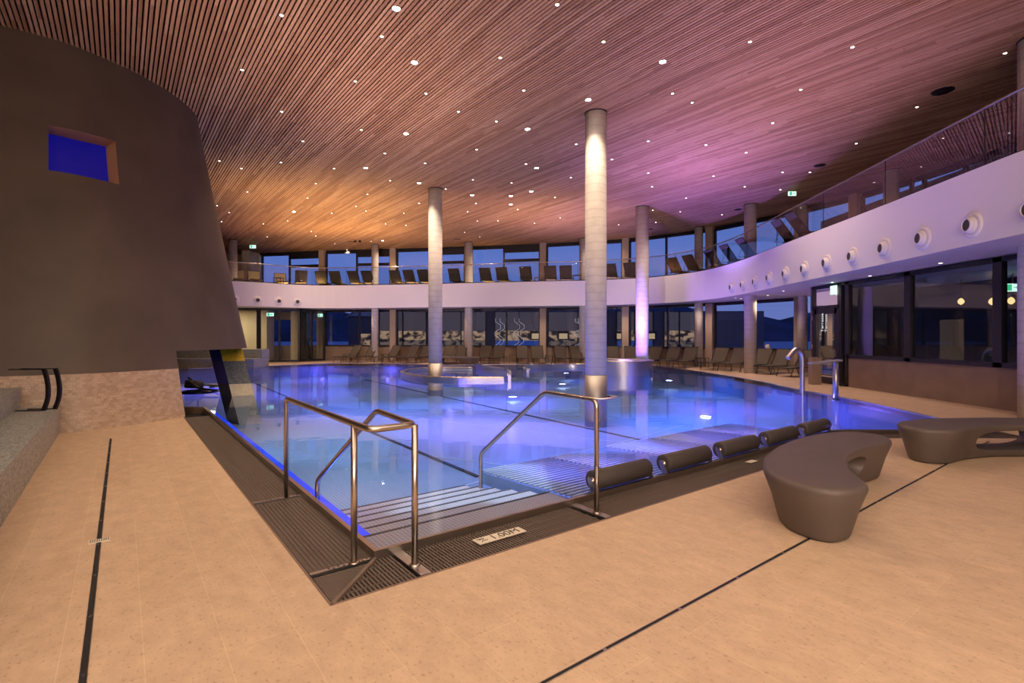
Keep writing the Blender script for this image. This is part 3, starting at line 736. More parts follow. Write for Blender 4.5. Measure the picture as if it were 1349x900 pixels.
DL = [(371, 20), (319, 92), (371, 147), (399, 186), (289, 212), (318, 222), (370, 214), (326, 253), (286, 271), (302, 280), (292, 292), (347, 295), (379, 291), (387, 278), (405, 261), (416, 242), (440, 222), (437, 281),
      (503, 48), (468, 107), (476, 171), (561, 123), (507, 202), (560, 215), (514, 238), (484, 256), (482, 278), (469, 272), (532, 281), (552, 268), (734, 6), (659, 76), (795, 55), (690, 119), (604, 147), (654, 160), (628, 197), (886, 123), (759, 190), (693, 216), (854, 186), (806, 210), (854, 228), (859, 246), (752, 234), (623, 237), (674, 241), (731, 260), (682, 276), (587, 249), (616, 279), (627, 268), (629, 291), (656, 291), (704, 294), (738, 287), (860, 277), (864, 293), (815, 296), (896, 279), (535, 297),
      (988, 55), (1123, 62), (912, 135), (1055, 118), (1324, 70), (1018, 162), (1208, 141), (930, 191), (983, 201), (1128, 189), (940, 232), (904, 261), (951, 283), (981, 246), (1031, 227), (1067, 227), (1028, 250), (352, 312), (410, 305), (441, 321), (457, 329), (489, 318), (508, 295), (416, 311), (575, 308), (612, 306), (632, 312)]
DLB = [(522, 11), (546, 82), (535, 176), (482, 221), (552, 241), (873, 81), (775, 131), (695, 170), (707, 221), (700, 252), (622, 257), (673, 258), (673, 269), (387, 279), (504, 317)]
def cz(x, y): Y = (ZC - H) * F / (HZ - y); return Vector(((x - CX) / F * Y, Y, ZC))
dl0 = empty('ceiling_downlight', Vector((0, 0, 0)), 0, 'small round recessed downlight glowing in the wooden slat ceiling', 'ceiling light', 'small downlights scattered over the slat ceiling')
b = MB(); b.lathe([(.045, -.004), (.052, -.010), (.052, .02)], (0, 0, 0), 16, capb=False, capt=False); b.build('trim_ring', m_lampring, dl0)
b = MB(); b.lathe([(.001, -.006), (.028, -.006)], (0, 0, 0), 16, capb=False, capt=False); lens = b.build('lens', m_spot, dl0)
dlb = empty('ceiling_spotlight', Vector((0, 0, 0)), 0, 'larger glaring white spotlight in the wooden slat ceiling', 'ceiling light', 'large bright spotlights in the slat ceiling')
b = MB(); b.lathe([(.065, -.006), (.078, -.016), (.078, .02)], (0, 0, 0), 20, capb=False, capt=False); b.build('trim_ring', m_lampring, dlb)
b = MB(); b.lathe([(.001, -.008), (.062, -.008)], (0, 0, 0), 20, capb=False, capt=False); b.build('lens', m_spotB, dlb)
def lamp(kind, loc, energy, color, size=.05, aim=None, spot=None, blend=.6, name='lamp', sy=None):
    l = bpy.data.lights.new(name, kind); l.energy = energy; l.color = color
    if kind == 'AREA':
        l.shape = 'RECTANGLE' if sy else 'SQUARE'; l.size = size
        if sy: l.size_y = sy
    else: l.shadow_soft_size = size
    if kind == 'SPOT': l.spot_size = math.radians(spot); l.spot_blend = blend
    o = bpy.data.objects.new(name, l); COL.objects.link(o); o.location = loc
    if aim is not None: o.rotation_euler = (Vector(aim) - Vector(loc)).to_track_quat('-Z', 'Y').to_euler()
    return o
WARM = (1.0, .72, .46)
first = True; placed = []
for (x, y) in DL:
    p = cz(x, y)
    if p.y > 32.5: continue
    if first: dl0.matrix_basis = Matrix.Translation(p); first = False
    else: copy_tree(dl0, p, 0)
    placed.append(p)
for i, (x, y) in enumerate(DLB):
    p = cz(x, y)
    if i == 0: dlb.matrix_basis = Matrix.Translation(p)
    else: copy_tree(dlb, p, 0)
    lamp('SPOT', p + Vector((0, 0, -.03)), 260, (1, .78, .55), .06, p + Vector((0, 0, -5)), 95, .8, 'spotlight_lamp')
for i, p in enumerate(placed):
    if i % 3 == 0: lamp('SPOT', p + Vector((0, 0, -.03)), 260, WARM, .05, p + Vector((0, 0, -5)), 110, .8, 'downlight_lamp')
# speakers, sensors
for (x, y, r, lb) in ((1242, 120, .21, 'larger dark round ceiling speaker at upper right'), (1080, 218, .17, 'dark round ceiling speaker near the hanging exit sign'), (972, 276, .15, 'small dark ceiling speaker above right end of balcony'), (857, 302, .12, 'tiny dark ceiling vent beside the violet column')):
    p = cz(x, y); b = MB(); b.lathe([(.001, -.012), (r * .9, -.012), (r, 0), (r, .02)], p, 28, capb=False, capt=False); tag(b.build('ceiling_speaker', m_black), lb, 'speaker')
for (x, lb) in ((468, 'left one of two small dark cameras on the ceiling'), (474, 'right one of two small dark cameras on the ceiling')):
    p = cz(x, 317); e = empty('dome_camera', p, 0, lb, 'camera'); b = MB(); b.lathe([(.001, -.11), (.05, -.10), (.075, -.05), (.075, 0)], p, 20, capb=False); b.build('dome', m_black, e)
for (x, y, lb) in ((463, 318.5, 'flat dark slot vent left of the ceiling cameras'), (318, 324, 'flat dark slot vent near the left exit sign'), (602, 315, 'flat dark slot vent in ceiling above the middle balcony')):
    p = cz(x, y); b = MB(); b.box(p + Vector((0, 0, -.005)), (.4, .12, .02)); tag(b.build('slot_vent', m_black), lb, 'vent')

# ------------------------------------------------------------------ balcony
b = MB(); b.ribbon(fascia, ZF0, ZF1, .18); struct(b.build('balcony_fascia', m_white, smooth=False, recalc=True), 'curved white balcony front', 'balcony')
bk = backw; slab = [(p.x, p.y) for p in fascia] + [(p.x, p.y) for p in bk[::-1]]
b = MB(); b.poly([slab], ZF1 - .10, 1, True); b.poly([slab], ZF0 + .04, 0, False); struct(b.build('balcony_slab', [m_white, m_floor]), 'balcony floor slab', 'balcony')
# glass balustrade
gp = [p + Vector((0, 0, 0)) for p in fascia if p.y > 3]
off = []
for i in range(len(gp)):
    t = (gp[min(i + 1, len(gp) - 1)] - gp[max(i - 1, 0)]).normalized(); off.append(gp[i] + Vector((-t.y, t.x, 0)) * .09)
bal = empty('glass_balustrade', Vector((0, 27, ZF1)), 0, 'curved frameless glass balustrade with slim metal handrail along balcony', 'balustrade')
b = MB(); b.ribbon(off, ZF1 - .02, ZF1 + 1.0); o = b.build('glass_panel', m_rglass, bal)
b = MB(); b.tube([p + Vector((0, 0, ZF1 + 1.02)) for p in off], .021, 10); b.build('handrail', m_steel, bal)
b = MB(); b.ribbon(off, ZF1 - .0, ZF1 + .05, .02); b.build('base_channel', m_gun, bal)
acc = 0
for i in range(1, len(off)):
    acc += (off[i] - off[i - 1]).length
    if acc > 2.4:
        acc = 0; b = MB(); b.box(off[i] + Vector((0, 0, ZF1 + .5)), (.012, .014, 1.0), Vector((1, 0, 0))); b.build('glass_joint', m_gun, bal)
# jet nozzles
noz = None
NZ = [(309, 395, 'partly behind the tower'), (339.5, 396, 'second from the tower'), (367, 397.5, 'third from the tower'), (392, 399, 'fourth from the tower')]
NR = [(964.7, 378.4), (979.3, 374.4), (995.6, 370.4), (1014, 365), (1035.6, 360.4), (1060.4, 355), (1089.6, 347.3), (1124, 338.4), (1165.7, 327), (1215.8, 314.4), (1281.3, 296.7), (1362, 273)]
allz = [(x, 'round white air nozzle on left balcony front, ' + l, False) for x, y, l in NZ] + [(x, 'round white air nozzle on right balcony front, ' + (ORD[len(NR) - 1 - i] + ' from the right frame edge' if i < len(NR) - 1 else 'cut by the frame edge'), True) for i, (x, y) in enumerate(NR)]
for x, lb, right in allz:
    h = hit(fascia[12:], x)
    if not h: continue
    p, t = h; nrm_ = Vector((t.y, -t.x, 0)).normalized()
    zc = 3.44; c = Vector((p.x, p.y, zc))
    rz = math.atan2(nrm_.y, nrm_.x)
    if noz is None:
        noz = empty('air_nozzle', c, rz, lb, 'air nozzle', 'round air nozzles along the balcony front')
        R0 = Matrix.Rotation(rz, 3, 'Z'); ax = nrm_
        b = MB(); b.lathe([(.225, 0), (.225, .012), (.20, .03), (.165, .035), (.155, .02), (.15, .05), (.13, .085), (.11, .085), (.10, .05)], c, 36, ax, False, False); b.build('nozzle_ring', m_white, noz)
        b = MB(); ax2 = (ax + Vector((-t.x, -t.y, 0)) * .06).normalized(); b.lathe([(.145, -.02), (.138, .04), (.118, .10), (.102, .118), (.098, .09)], c, 30, ax2, False, False); b.build('swivel_ball', m_white, noz)
        b = MB(); b.lathe([(.001, .096), (.100, .098)], c, 30, ax2, False, False); b.build('dark_throat', simple('throat', (.06, .05, .045), .6), noz)
    else:
        copy_tree(noz, c, rz, lb)
# soffit downlights right
sd = None
for x, y in ((1011.6, 389), (1032, 383.5), (1061, 391), (1096.5, 372), (1146, 363.3), (1239, 346.5), (969, 392.6), (976, 393.5)):
    Y = (ZF0 + .04 - H) * F / (HZ - y); p = Vector(((x - CX) / F * Y, Y, ZF0 + .04))
    if sd is None:
        sd = empty('soffit_downlight', p, 0, 'tiny flush downlight in white soffit under the right balcony', 'ceiling light', 'flush downlights in the soffit at right')
        b = MB(); b.lathe([(.001, -.004), (.04, -.004)], p, 16, capb=False, capt=False); b.build('lens', m_spot, sd)
        b = MB(); b.lathe([(.04, -.006), (.055, -.003), (.055, .01)], p, 16, capb=False, capt=False); b.build('trim_ring', m_white, sd)
    else: copy_tree(sd, p, 0)
    lamp('SPOT', p + Vector((0, 0, -.03)), 35, WARM, .04, p + Vector((0, 0, -5)), 110, .8, 'soffit_lamp_and_fill')

# ------------------------------------------------------------------ back glazing
def bay(p, q, z0, z1, idx, mull=(), hopper=False, name=None, fw=.09):
    d = (q - p); l = d.length; u = d.normalized(); Z = Vector((0, 0, 1))
    e = bpy.data.objects.new(name or f'window_{idx}', None); COL.objects.link(e); e.matrix_basis = Matrix.Translation(p + Z * z0); e['kind'] = 'structure'
    b = MB()
    b.box((p + q) / 2 + Z * (z0 + fw / 2), (l, .12, fw), u); b.box((p + q) / 2 + Z * (z1 - fw / 2), (l, .12, fw), u)
    for w in (0,) + tuple(mull) + (1,):
        c = p + u * (fw / 2 + w * (l - fw)); b.box(c + Z * (z0 + z1) / 2, (fw, .12, z1 - z0), u)
    if hopper:
        m0 = (mull[0] if mull else 0); c = p + u * (l * (1 + m0) / 2)
        b.box(c + Z * (z1 - .18), (l * (1 - m0), .13, .30), u); b.box(c + Z * (z1 - .80), (l * (1 - m0), .13, .16), u)
    b.build('window_frame', m_gun, e)
    b = MB(); b.face([p + Z * z0, q + Z * z0, q + Z * z1, p + Z * z1]); b.build('window_glass', m_wglass, e)
wi = 1
edges = [342, 426, 519, 617, 716, 825, 937, 1056, 1130, 1210, 1349]
def hb(x): return hit(backw, x)[0]
for i in range(len(edges) - 1):
    p, q = hb(edges[i]), hb(edges[i + 1]); u = (q - p).normalized(); g = .18
    bay(p + u * g, q - u * g, ZF1 - .1, 6.72, wi, (.48,) if i < 4 else ((.5,) if (q - p).length > 3 else ()), i < 4); wi += 1
for i in range(1, 7):
    p, q = hb(edges[i]), hb(edges[i + 1]); u = (q - p).normalized(); g = .18
    bay(p + u * g, q - u * g, .87, 3.08, wi, (.52,)); wi += 1
# pilasters
for i, x in enumerate(edges[:9]):
    p, t = hit(backw, x)
    if i == 0: continue
    b = MB(); b.box(p + Vector((0, 0, ZF0 / 2)) + Vector((t.y, -t.x, 0)) * .05, (.36, .40, ZF0), t); o = b.build('wall_pier', m_pil); struct(o, None)
    b = MB(); b.box(p + Vector((0, 0, (ZF1 + ZC) / 2)) + Vector((t.y, -t.x, 0)) * .05, (.36, .40, ZC - ZF1 + .1), t); struct(b.build('wall_pier', m_pil), None)
# parapet below lower glazing, lintel bands, solid left part
def sub(x0, x1):
    out = [hb(x0)] + [p for p in backw if CX + p.x / p.y * F > x0 and CX + p.x / p.y * F < x1 and p.y > 0] + [hb(x1)]
    return out
b = MB(); b.ribbon(sub(428, 1056), 0, .87, .2); struct(b.build('wall_back', m_steeld))
b = MB(); b.ribbon(sub(342, 1349), 6.72, 7.0, .2); b.ribbon(sub(426, 1056), 3.0, 3.2, .2); struct(b.build('trim_6', m_gun))
b = MB(); b.ribbon([Vector((-22, 33.8, 0)), Vector((-19, 33.5, 0)), hb(342)], 0, ZC + .1, .2); struct(b.build('wall_left_back', m_cream))
b = MB(); b.box(hb(335) + Vector((0, -.6, 5.6)), (.5, .9, 2.6)); struct(b.build('wall_cream', m_cream))
# other room walls
b = MB(); b.box((-22.1, 13, 3.5), (.2, 42, 7.4)); struct(b.build('wall_left', m_cream))
b = MB(); b.box((-4, -7.1, 3.5), (37, .2, 7.4)); struct(b.build('wall_rear', m_cream))
# right wall X = 10
def rw(Y): return Vector((10.0, Y, 0))
b = MB(); b.ribbon([(10, -7), (10, 15.55)], 0, .86, -.25); b.ribbon([(10, 17.05), (13.4, 17.05)], 0, 3.14, .2); struct(b.build('wall_right', m_steeld))
ys = [15.3, 12.95, 10.55, 8.1, 5.6, 3.0, 0]
for i in range(len(ys) - 1):
    bay(rw(ys[i]), rw(ys[i + 1]), .86, 3.12, wi, (), False, fw=.10); wi += 1
bay(rw(15.62), rw(15.3), .0, 3.12, wi, (), False, fw=.07); wi += 1
# terrace door
e = bpy.data.objects.new('door_1', None); COL.objects.link(e); e.matrix_basis = Matrix.Translation((10, 16.3, 0)); e['kind'] = 'structure'
b = MB(); Z = Vector((0, 0, 1)); U = Vector((0, 1, 0))
for Y in (15.66, 17.0): b.box((10, Y, 1.56), (.10, .14, 3.12), U)
for z in (3.07, 2.42): b.box((10, 16.33, z), (1.4, .14, .10), U)
b.build('door_frame', m_gun, e)
b = MB()
for Y in (15.79, 16.87): b.box((9.97, Y, 1.2), (.15, .08, 2.36), U)
for z in (.12, 2.29): b.box((9.97, 16.33, z), (1.2, .08, .18), U)
b.build('door_leaf', m_gun, e)
b = MB(); b.face([Vector((9.98, 15.8, .1)), Vector((9.98, 16.9, .1)), Vector((9.98, 16.9, 2.3)), Vector((9.98, 15.8, 2.3))]); b.face([Vector((9.98, 15.7, 2.45)), Vector((9.98, 17, 2.45)), Vector((9.98, 17, 3.05)), Vector((9.98, 15.7, 3.05))]); b.build('door_glass', m_wglass, e)
b = MB(); b.tube([(9.92, 15.82, 1.05), (9.87, 15.82, 1.05), (9.87, 15.98, 1.05)], .012, 8); b.box((9.925, 15.82, .98), (.03, .02, .22), U); b.build('door_handle', m_steel, e)
for z in (.35, 1.15, 2.1):
    b = MB(); b.tube([(9.90, 16.98, z - .08), (9.90, 16.98, z + .08)], .014, 8); b.build('hinge', m_steel, e)
MT = Matrix(((0, 0, -1, 0), (0, -1, 0, 0), (1, 0, 0, 0), (0, 0, 0, 1)))
MT = Matrix(((0, 0, -1, 9.91), (0, 1, 0, 0), (1, 0, 0, 0), (0, 0, 0, 1)))
# text local x -> +Z, local y -> +Y (left in the picture), facing -X
Mx = Matrix(((0, 0, -1, 9.92), (0, 1, 0, 16.40), (1, 0, 0, 1.63), (0, 0, 0, 1)))
text('Terrasse', .17, Mx, m_textw, e)
b = MB(); b.box((9.90, 15.84, 2.92), (.30, .03, .27), U); sg = b.build('sign_panel', m_sign)
sg.name = 'exit_sign'; tag(sg, 'small square lit exit sign above the terrace door', 'exit sign')
# low post beside door
b = MB(); b.box(G(1076, 507) + Vector((0, 0.1, .42)), (.26, .26, .84)); o = b.build('tiled_pier', m_steeld); tag(o, 'low brown tiled pier left of the terrace door', 'pier')

# exit signs
def exit_sign(p, w, h, label, hang=0):
    e = empty('exit_sign', p, 0, label, 'exit sign'); b = MB(); b.box(p, (w, .04, h)); b.build('sign_panel', m_sign, e)
    b = MB(); yv = p.y - .025
    def q(dx, dz, sx, sz): b.box((p.x + dx * w, yv, p.z + dz * h), (sx * w, .01, sz * h))
    q(-.22, 0, .26, .8); q(.15, .02, .30, .10); q(.22, .12, .10, .10); q(.22, -.08, .10, .10); b.build('green_symbol', m_green, e)
    if hang:
        b = MB(); b.box((p.x, p.y, p.z + h / 2 + hang / 2), (.02, .02, hang)); b.build('hanger', m_steel, e)
exit_sign(cz(333, 320) + Vector((0, 0, -.22)), .34, .18, 'lit exit sign hanging from ceiling beside the tower', .12)
exit_sign(cz(1043.5, 249) + Vector((0, 0, -.17)), .28, .15, 'lit exit sign hanging from ceiling at upper right', .09)

# left lower glass doors (entrance)
Lp = [Vector((-17.5, 28.6, 0)), at(341, 29.3), at(395, 29.9), at(428, 31.6)]
Lp = [Vector((p.x, p.y, 0)) for p in Lp]
names = ['door_2', 'door_3', 'door_4']
for i in range(3):
    bay(Lp[i], Lp[i + 1], 0.02, 3.1, 0, ((.5,), (.5, ), (.45,))[i], False, name=names[i], fw=.11)
b = MB(); b.box((Lp[1] + Lp[2]) / 2 + Vector((0, .5, 1.3)), (.06, .06, 2.4)); b.bm.free()
b = MB(); b.box((-16.5, 32.2, 1.6), (8.5, .1, 3.1)); b.bm.free()
b = MB(); b.ribbon([(-21, 31.5), (-15.2, 31.9), (-15.2, 32.9)], 0, 3.1, .1); struct(b.build('wall_corridor', m_cream))
for x0_, x1_, m_ in ((341, 349, m_cream), (383, 394, m_cream), (397, 407, m_gun), (417, 428, m_cream)):
    p, q = at(x0_, 32.9), at(x1_, 32.9); b = MB(); b.ribbon([p, q], 0, 3.1, .1); struct(b.build('wall_corridor', m_))
b = MB(); b.ribbon([at(344, 33.1), at(428, 33.1)], 0, .9, .1); b.ribbon([at(344, 33.1), at(428, 33.1)], 2.55, 3.1, .1); struct(b.build('wall_corridor', m_steeld))
exit_sign(at(356, 30.4, 2.78), .42, .20, 'lit exit sign behind the left glass doors')
exit_sign(at(422, 31.9, 2.80), .30, .18, 'lit exit sign right of the glass doors')
lamp('AREA', (-17, 29.9, 3.0), 120, (1, .85, .5), 2.5, (-17, 30, 0), name='corridor_lamp', sy=1.5)

# ------------------------------------------------------------------ loungers
def make_lounger(fab, name):
    e = empty(name, Vector((0, 0, 0)), 0, 'x', 'sun lounger')
    b = MB()
    for s in (-1, 1):
        b.tube([(s * .31, -1.0, .33), (s * .31, .32, .33)], .018, 8); b.tube([(s * .31, .28, .33), (s * .31, .74, .96)], .018, 8)
    b.tube([(-.31, -1.0, .33), (.31, -1.0, .33)], .018, 8); b.tube([(-.31, .74, .96), (.31, .74, .96)], .018, 8)
    b.build('frame', m_frameD, e, weld=False)
    def sheet(pts, nm_):
        b = MB()
        for p, q in zip(pts, pts[1:]):
            b.box(((Vector((0, *p)) + Vector((0, *q))) / 2), ((Vector((0, *q)) - Vector((0, *p))).length + .005, .59, .016), Vector((0, *q)) - Vector((0, *p)))
        b.build(nm_, fab, e)
    sheet([(-.99, .335), (-.6, .325), (-.2, .322), (.30, .335)], 'seat_sling')
    sheet([(.29, .345), (.42, .51), (.57, .72), (.735, .95)], 'back_sling')
    for s in (-1, 1):
        for (ya, yb) in ((-.72, -.86), (.32, .52)):
            b = MB(); b.tube([(s * .29, ya, .32), (s * .29, yb, 0)], .015, 8); b.build('leg', m_frameD, e)
        b = MB(); b.tube([(s * .30, .50, .62), (s * .30, .62, .30), (s * .30, .2, .30)], .011, 6); b.build('back_strut', m_frameD, e)
    return e
pl = make_lounger(m_sling, 'sun_lounger'); pl2 = make_lounger(m_sling2, 'sun_lounger')
low = [(467, 30.1, -30), (488, 30.0, -30), (519, 29.7, -30), (543, 29.5, -30), (560, 29.5, -28), (591, 29.2, -20), (607, 29.1, -18), (639, 28.9, -12), (657, 28.8, -10), (688, 28.5, 2), (708, 28.4, 2), (738, 28.2, 4), (759, 28.0, 4), (808, 27.3, -4), (831, 27.1, -8),
       (862, 26.2, -35), (886, 25.6, -38), (908, 25.0, -40), (948, 23.8, -46), (972, 23.0, -48), (1004, 21.9, -52), (1029, 21.0, -56), (1061, 19.7, -62)]
used = False
for i, (x, Y, a) in enumerate(low):
    p = at(x, Y); r = math.radians(a); hd = Vector((-math.sin(r), math.cos(r), 0)); p = p - hd * .45
    lb = 'dark mesh sun lounger on the pool deck, ' + ORD[i] + ' in the row from the left'
    if not used: pl.matrix_basis = Matrix.Translation(p) @ Matrix.Rotation(r, 4, 'Z'); used = True; o = pl; o['label'] = lb; o['group'] = 'sun loungers on the deck under the balcony'
    else: copy_tree(pl, p, r, lb, 'sun loungers on the deck under the balcony')
up = [(397, -12), (422, -10), (440, -10), (464, -8), (482, -8), (519, -5), (537, -5), (556, 0), (597, 0), (638, 3), (660, 3), (691.5, 4), (724.5, 5), (745, 5), (803, 8), (829, 12), (884, 28), (905, 32), (933, 42), (953, 48), (974, 55), (1022, 72), (1040, 75)]
zb = ZF1 - .10
for i, (x, a) in enumerate(up):
    p, t = hit(fascia[10:], x); nn = Vector((-t.y, t.x, 0)); r = math.atan2(t.y, t.x)
    pos = p + nn * 1.15 + Vector((0, 0, zb)); pos.x = pos.x
    # keep the bearing: slide along the balcony so the backrest shows at x
    hd = nn * .75; want = (x - CX) / F; cur = (p + nn * .45)
    pos = Vector((want * cur.y, cur.y, 0)) + nn * .72 + Vector((0, 0, zb))
    copy_tree(pl, pos, r + PI, 'dark mesh sun lounger up on the balcony, ' + ORD[i] + ' of the backrests from the left', 'sun loungers on the balcony')
for i, (x, Y) in enumerate(((315, 28.9), (336, 29.1), (371, 30.2))):
    p = at(x, Y, zb); r = math.radians(32)
    lb = ['pale sun lounger on the balcony against the leftmost balcony column', 'pale sun lounger on the balcony, second beside the leftmost column', 'pale sun lounger on the balcony right of the small table'][i]
    if i == 0: pl2.matrix_basis = Matrix.Translation(p) @ Matrix.Rotation(r, 4, 'Z'); pl2['label'] = lb; pl2['group'] = 'sun loungers on the balcony'
    else: copy_tree(pl2, p, r, lb, 'sun loungers on the balcony')
# side tables
def make_table(p, label, sc=1):
    e = empty('side_table', p, 0, label, 'side table', 'small side tables among the loungers')
    b = MB(); b.box(p + Vector((0, 0, .45)), (.44, .44, .02)); b.build('table_top', m_frameD, e)
    for a in (-1, 1):
        for c in (-1, 1):
            b = MB(); b.box(p + Vector((a * .19, c * .19, .22)), (.025, .025, .44)); b.build('leg', m_frameD, e)
    return e
tb = make_table(at(367, 28.7, zb), 'small dark side table on balcony between pale loungers')
for x, Y, z, lb in ((458, 30.3, 0, 'dark side table left of first deck lounger'), (508, 30, 0, 'dark side table on deck left of third lounger'), (676, 28.6, 0, 'dark side table on deck between loungers right of slim middle column'), (723, 28.3, 0, 'dark side table on deck left of the tallest column'), (709, 28.6, zb, 'small dark side table on balcony above the middle of the deck'), (760, 27.5, zb, 'small dark side table on balcony beside the tallest column'), (926, 24.7, 0, 'dark side table on deck right of steel drum')):
    copy_tree(tb, at(x, Y, z), 0, lb)
# towel roll on lounger right
p = at(1012, 22.2, .95); b = MB(); b.lathe([(.03, -.2), (.075, -.19), (.075, .19), (.03, .2)], p, 20, Vector((.35, .2, -.9))); tag(b.build('rolled_towel', m_cream), 'pale rolled towel on a lounger backrest at right', 'towel')

# ------------------------------------------------------------------ bean benches
OUT = [(2.10, 4.30), (2.28, 4.66), (2.62, 5.08), (3.02, 5.46), (3.49, 5.78), (3.80, 5.86), (4.04, 5.73), (4.0, 5.42), (3.78, 5.22), (3.45, 5.02), (3.12, 4.74), (2.90, 4.45), (2.77, 4.20), (2.68, 3.95), (2.60, 3.75), (2.43, 3.63), (2.26, 3.61), (2.11, 3.72), (2.03, 3.92), (2.04, 4.12)]
def make_bench():
    base = Vector((2.4, 4.0, 0)); e = empty('bean_bench', base, 0, 'x', 'bench', 'curved brown grey bean shaped benches')
    top = catmull([(x, y, 0) for x, y in OUT], 5, True); m = len(top)
    def inset(P, d):
        R = []
        for i in range(len(P)):
            t = (P[(i + 1) % m] - P[i - 1]).normalized(); R.append(P[i] + Vector((t.y, -t.x, 0)) * d)
        return R
    prof_ = [(.0, .135), (.012, .115), (.035, .105), (.22, .055), (.375, .0), (.40, .004), (.415, .018), (.42, .045)]
    bm = bmesh.new(); R = []
    for z, d in prof_:
        R.append([bm.verts.new((q.x, q.y, z)) for q in inset(top, d)])
    for A, B in zip(R, R[1:]):
        for k in range(m): bm.faces.new((A[k], A[(k + 1) % m], B[(k + 1) % m], B[k])).smooth = True
    bm.faces.new(R[0][::-1]); bm.faces.new(R[-1])
    bmesh.ops.recalc_face_normals(bm, faces=bm.faces)
    me = bpy.data.meshes.new('bench_shell'); bm.to_mesh(me); bm.free(); me.materials.append(m_bench)
    o = bpy.data.objects.new('bench_shell', me); COL.objects.link(o)
    # tunnel through the waist
    mid = Vector((3.02, 5.0, 0)); ax = Vector((.70, -.72, 0)).normalized(); al = Vector((ax.y * -1, ax.x, 0)); cb = MB()
    loop = []
    for k in range(32):
        a = 2 * PI * k / 32; ca, sa = math.cos(a), math.sin(a)
        loop.append((math.copysign(abs(ca) ** .65, ca), math.copysign(abs(sa) ** .75, sa)))
    rings = []
    for d, fl in ((-1.2, 1.3), (-.42, 1.12), (-.2, .92), (0, .86), (.2, .92), (.42, 1.12), (1.2, 1.3)):
        rings.append([cb.bm.verts.new(mid + ax * d + al * (x * .56 * fl - .10) + Vector((0, 0, .215 + y * .135 * min(fl, 1.1)))) for x, y in loop])
    for A, B in zip(rings, rings[1:]):
        for k in range(32): cb.bm.faces.new((A[k], A[(k + 1) % 32], B[(k + 1) % 32], B[k])).smooth = True
    cb.bm.faces.new(rings[0][::-1]); cb.bm.faces.new(rings[-1])
    c = cb.build('cutter', m_bench, recalc=True, weld=False)
    md = o.modifiers.new('b', 'BOOLEAN'); md.operation = 'DIFFERENCE'; md.object = c; md.solver = 'EXACT'
    bpy.context.view_layer.update()
    nm = bpy.data.meshes.new_from_object(o.evaluated_get(bpy.context.evaluated_depsgraph_get())); o.modifiers.clear(); o.data = nm; bpy.data.objects.remove(c)
    nm.transform(e.matrix_basis.inverted()); 
    for p in nm.polygons: p.use_smooth = True
    try: nm.set_sharp_from_angle(angle=math.radians(40))
    except Exception: pass
    o.parent = e; return e
bn = make_bench(); bn['label'] = 'brown grey bean shaped bench nearer the camera, beside the rollers'
copy_tree(bn, Vector((5.12, 6.22, 0)), math.radians(-43), 'brown grey bean shaped bench running out of the right frame edge')
copy_tree(bn, at(622, 27.0), math.radians(120), 'distant dark bean shaped bench at far pool edge behind the ring column')

# ------------------------------------------------------------------ pool features
def lowwall(pts, name, label, z1, th=.10, cat='pool wall'):
    e = empty(name, Vector((pts[0][0], pts[0][1], -.16)), 0, label, cat)
    P = catmull([(x, y, 0) for x, y in pts], 8); b = MB(); b.ribbon(P, -.16, z1, th); b.build('wall_sheet', m_steel2, e)
    b = MB(); b.tube([p + Vector((0, 0, z1)) for p in P], .035, 8); b.build('edge_tube', m_steel, e)
    return e
lowwall([G(664, 503).xy, G(640, 503).xy, G(600, 503).xy, G(560, 501).xy, G(537, 497).xy, G(531, 493.5).xy, G(542, 490.5).xy, G(575, 488.5).xy, G(622, 488.5).xy], 'current_channel_wall', 'low steel ring wall curling round the column in the pool', .13)
lowwall([G(627, 487).xy, G(635, 489.5).xy, G(648, 492.5).xy, G(662, 495).xy, G(669, 498).xy, G(669, 505).xy], 'current_channel_wall', 'short curved steel wall at right end of the ring', .26)
lowwall([G(697, 492.5).xy, G(692, 490).xy, G(696, 487.5).xy, G(712, 486).xy, G(735, 485.2).xy, G(760, 485).xy, G(790, 486.5).xy, G(806, 490).xy], 'whirlpool_wall', 'low steel wall sweeping to the drum behind the tallest column', .18)
dc = Vector((4.28, 20.0, 0))
e = empty('steel_drum', dc + Vector((0, 0, -.65)), 0, 'round brushed steel drum rising from the pool before the violet column', 'whirlpool')
b = MB(); b.lathe([(1.15, -.65), (1.15, .56)], dc, 64, capb=False, capt=False); b.lathe([(1.0, .30), (1.0, .56)], dc, 64, capb=False, capt=False); b.build('drum_wall', m_steel2, e)
b = MB(); b.lathe([(1.0, .55), (1.0, .585), (1.19, .585), (1.19, .55)], dc, 64, capb=False, capt=False); b.build('top_rim', m_steel, e)
b = MB(); b.lathe([(.001, .42), (1.0, .42)], dc, 64, capb=False, capt=False); b.build('drum_water', m_water, e)
b = MB(); b.lathe([(.001, .0), (1.0, .0)], dc, 64, capb=False, capt=False); b.build('drum_floor', m_bwall, e)
# floor channels under water
for (a, c, lb) in ((G(337, 505.5, -.64), G(630, 628, -.64), 'dark drain channel on pool floor running to the steps'), (G(480, 500, -.64), G(860, 583, -.64), 'dark drain channel on pool floor crossing the middle')):
    b = MB(); b.box((a + c) / 2, ((c - a).length, .07, .012), c - a); tag(b.build('floor_channel', m_trough), lb, 'drain channel')
b = MB()
for (a, c) in ((G(300, 560, -.645), G(640, 540, -.645)), (G(395, 700, -.645), G(900, 560, -.645)), (G(560, 600, -.645), G(880, 640, -.645)), (G(500, 545, -.645), G(960, 600, -.645)), (G(640, 545, -.645), G(1100, 520, -.645))):
    b.box((a + c) / 2, ((c - a).length, .02, .006), c - a)
struct(b.build('trim_7', simple('weld_seam', (.72, .78, .85), .4)), 'pale weld seams on the pool floor', 'seam')

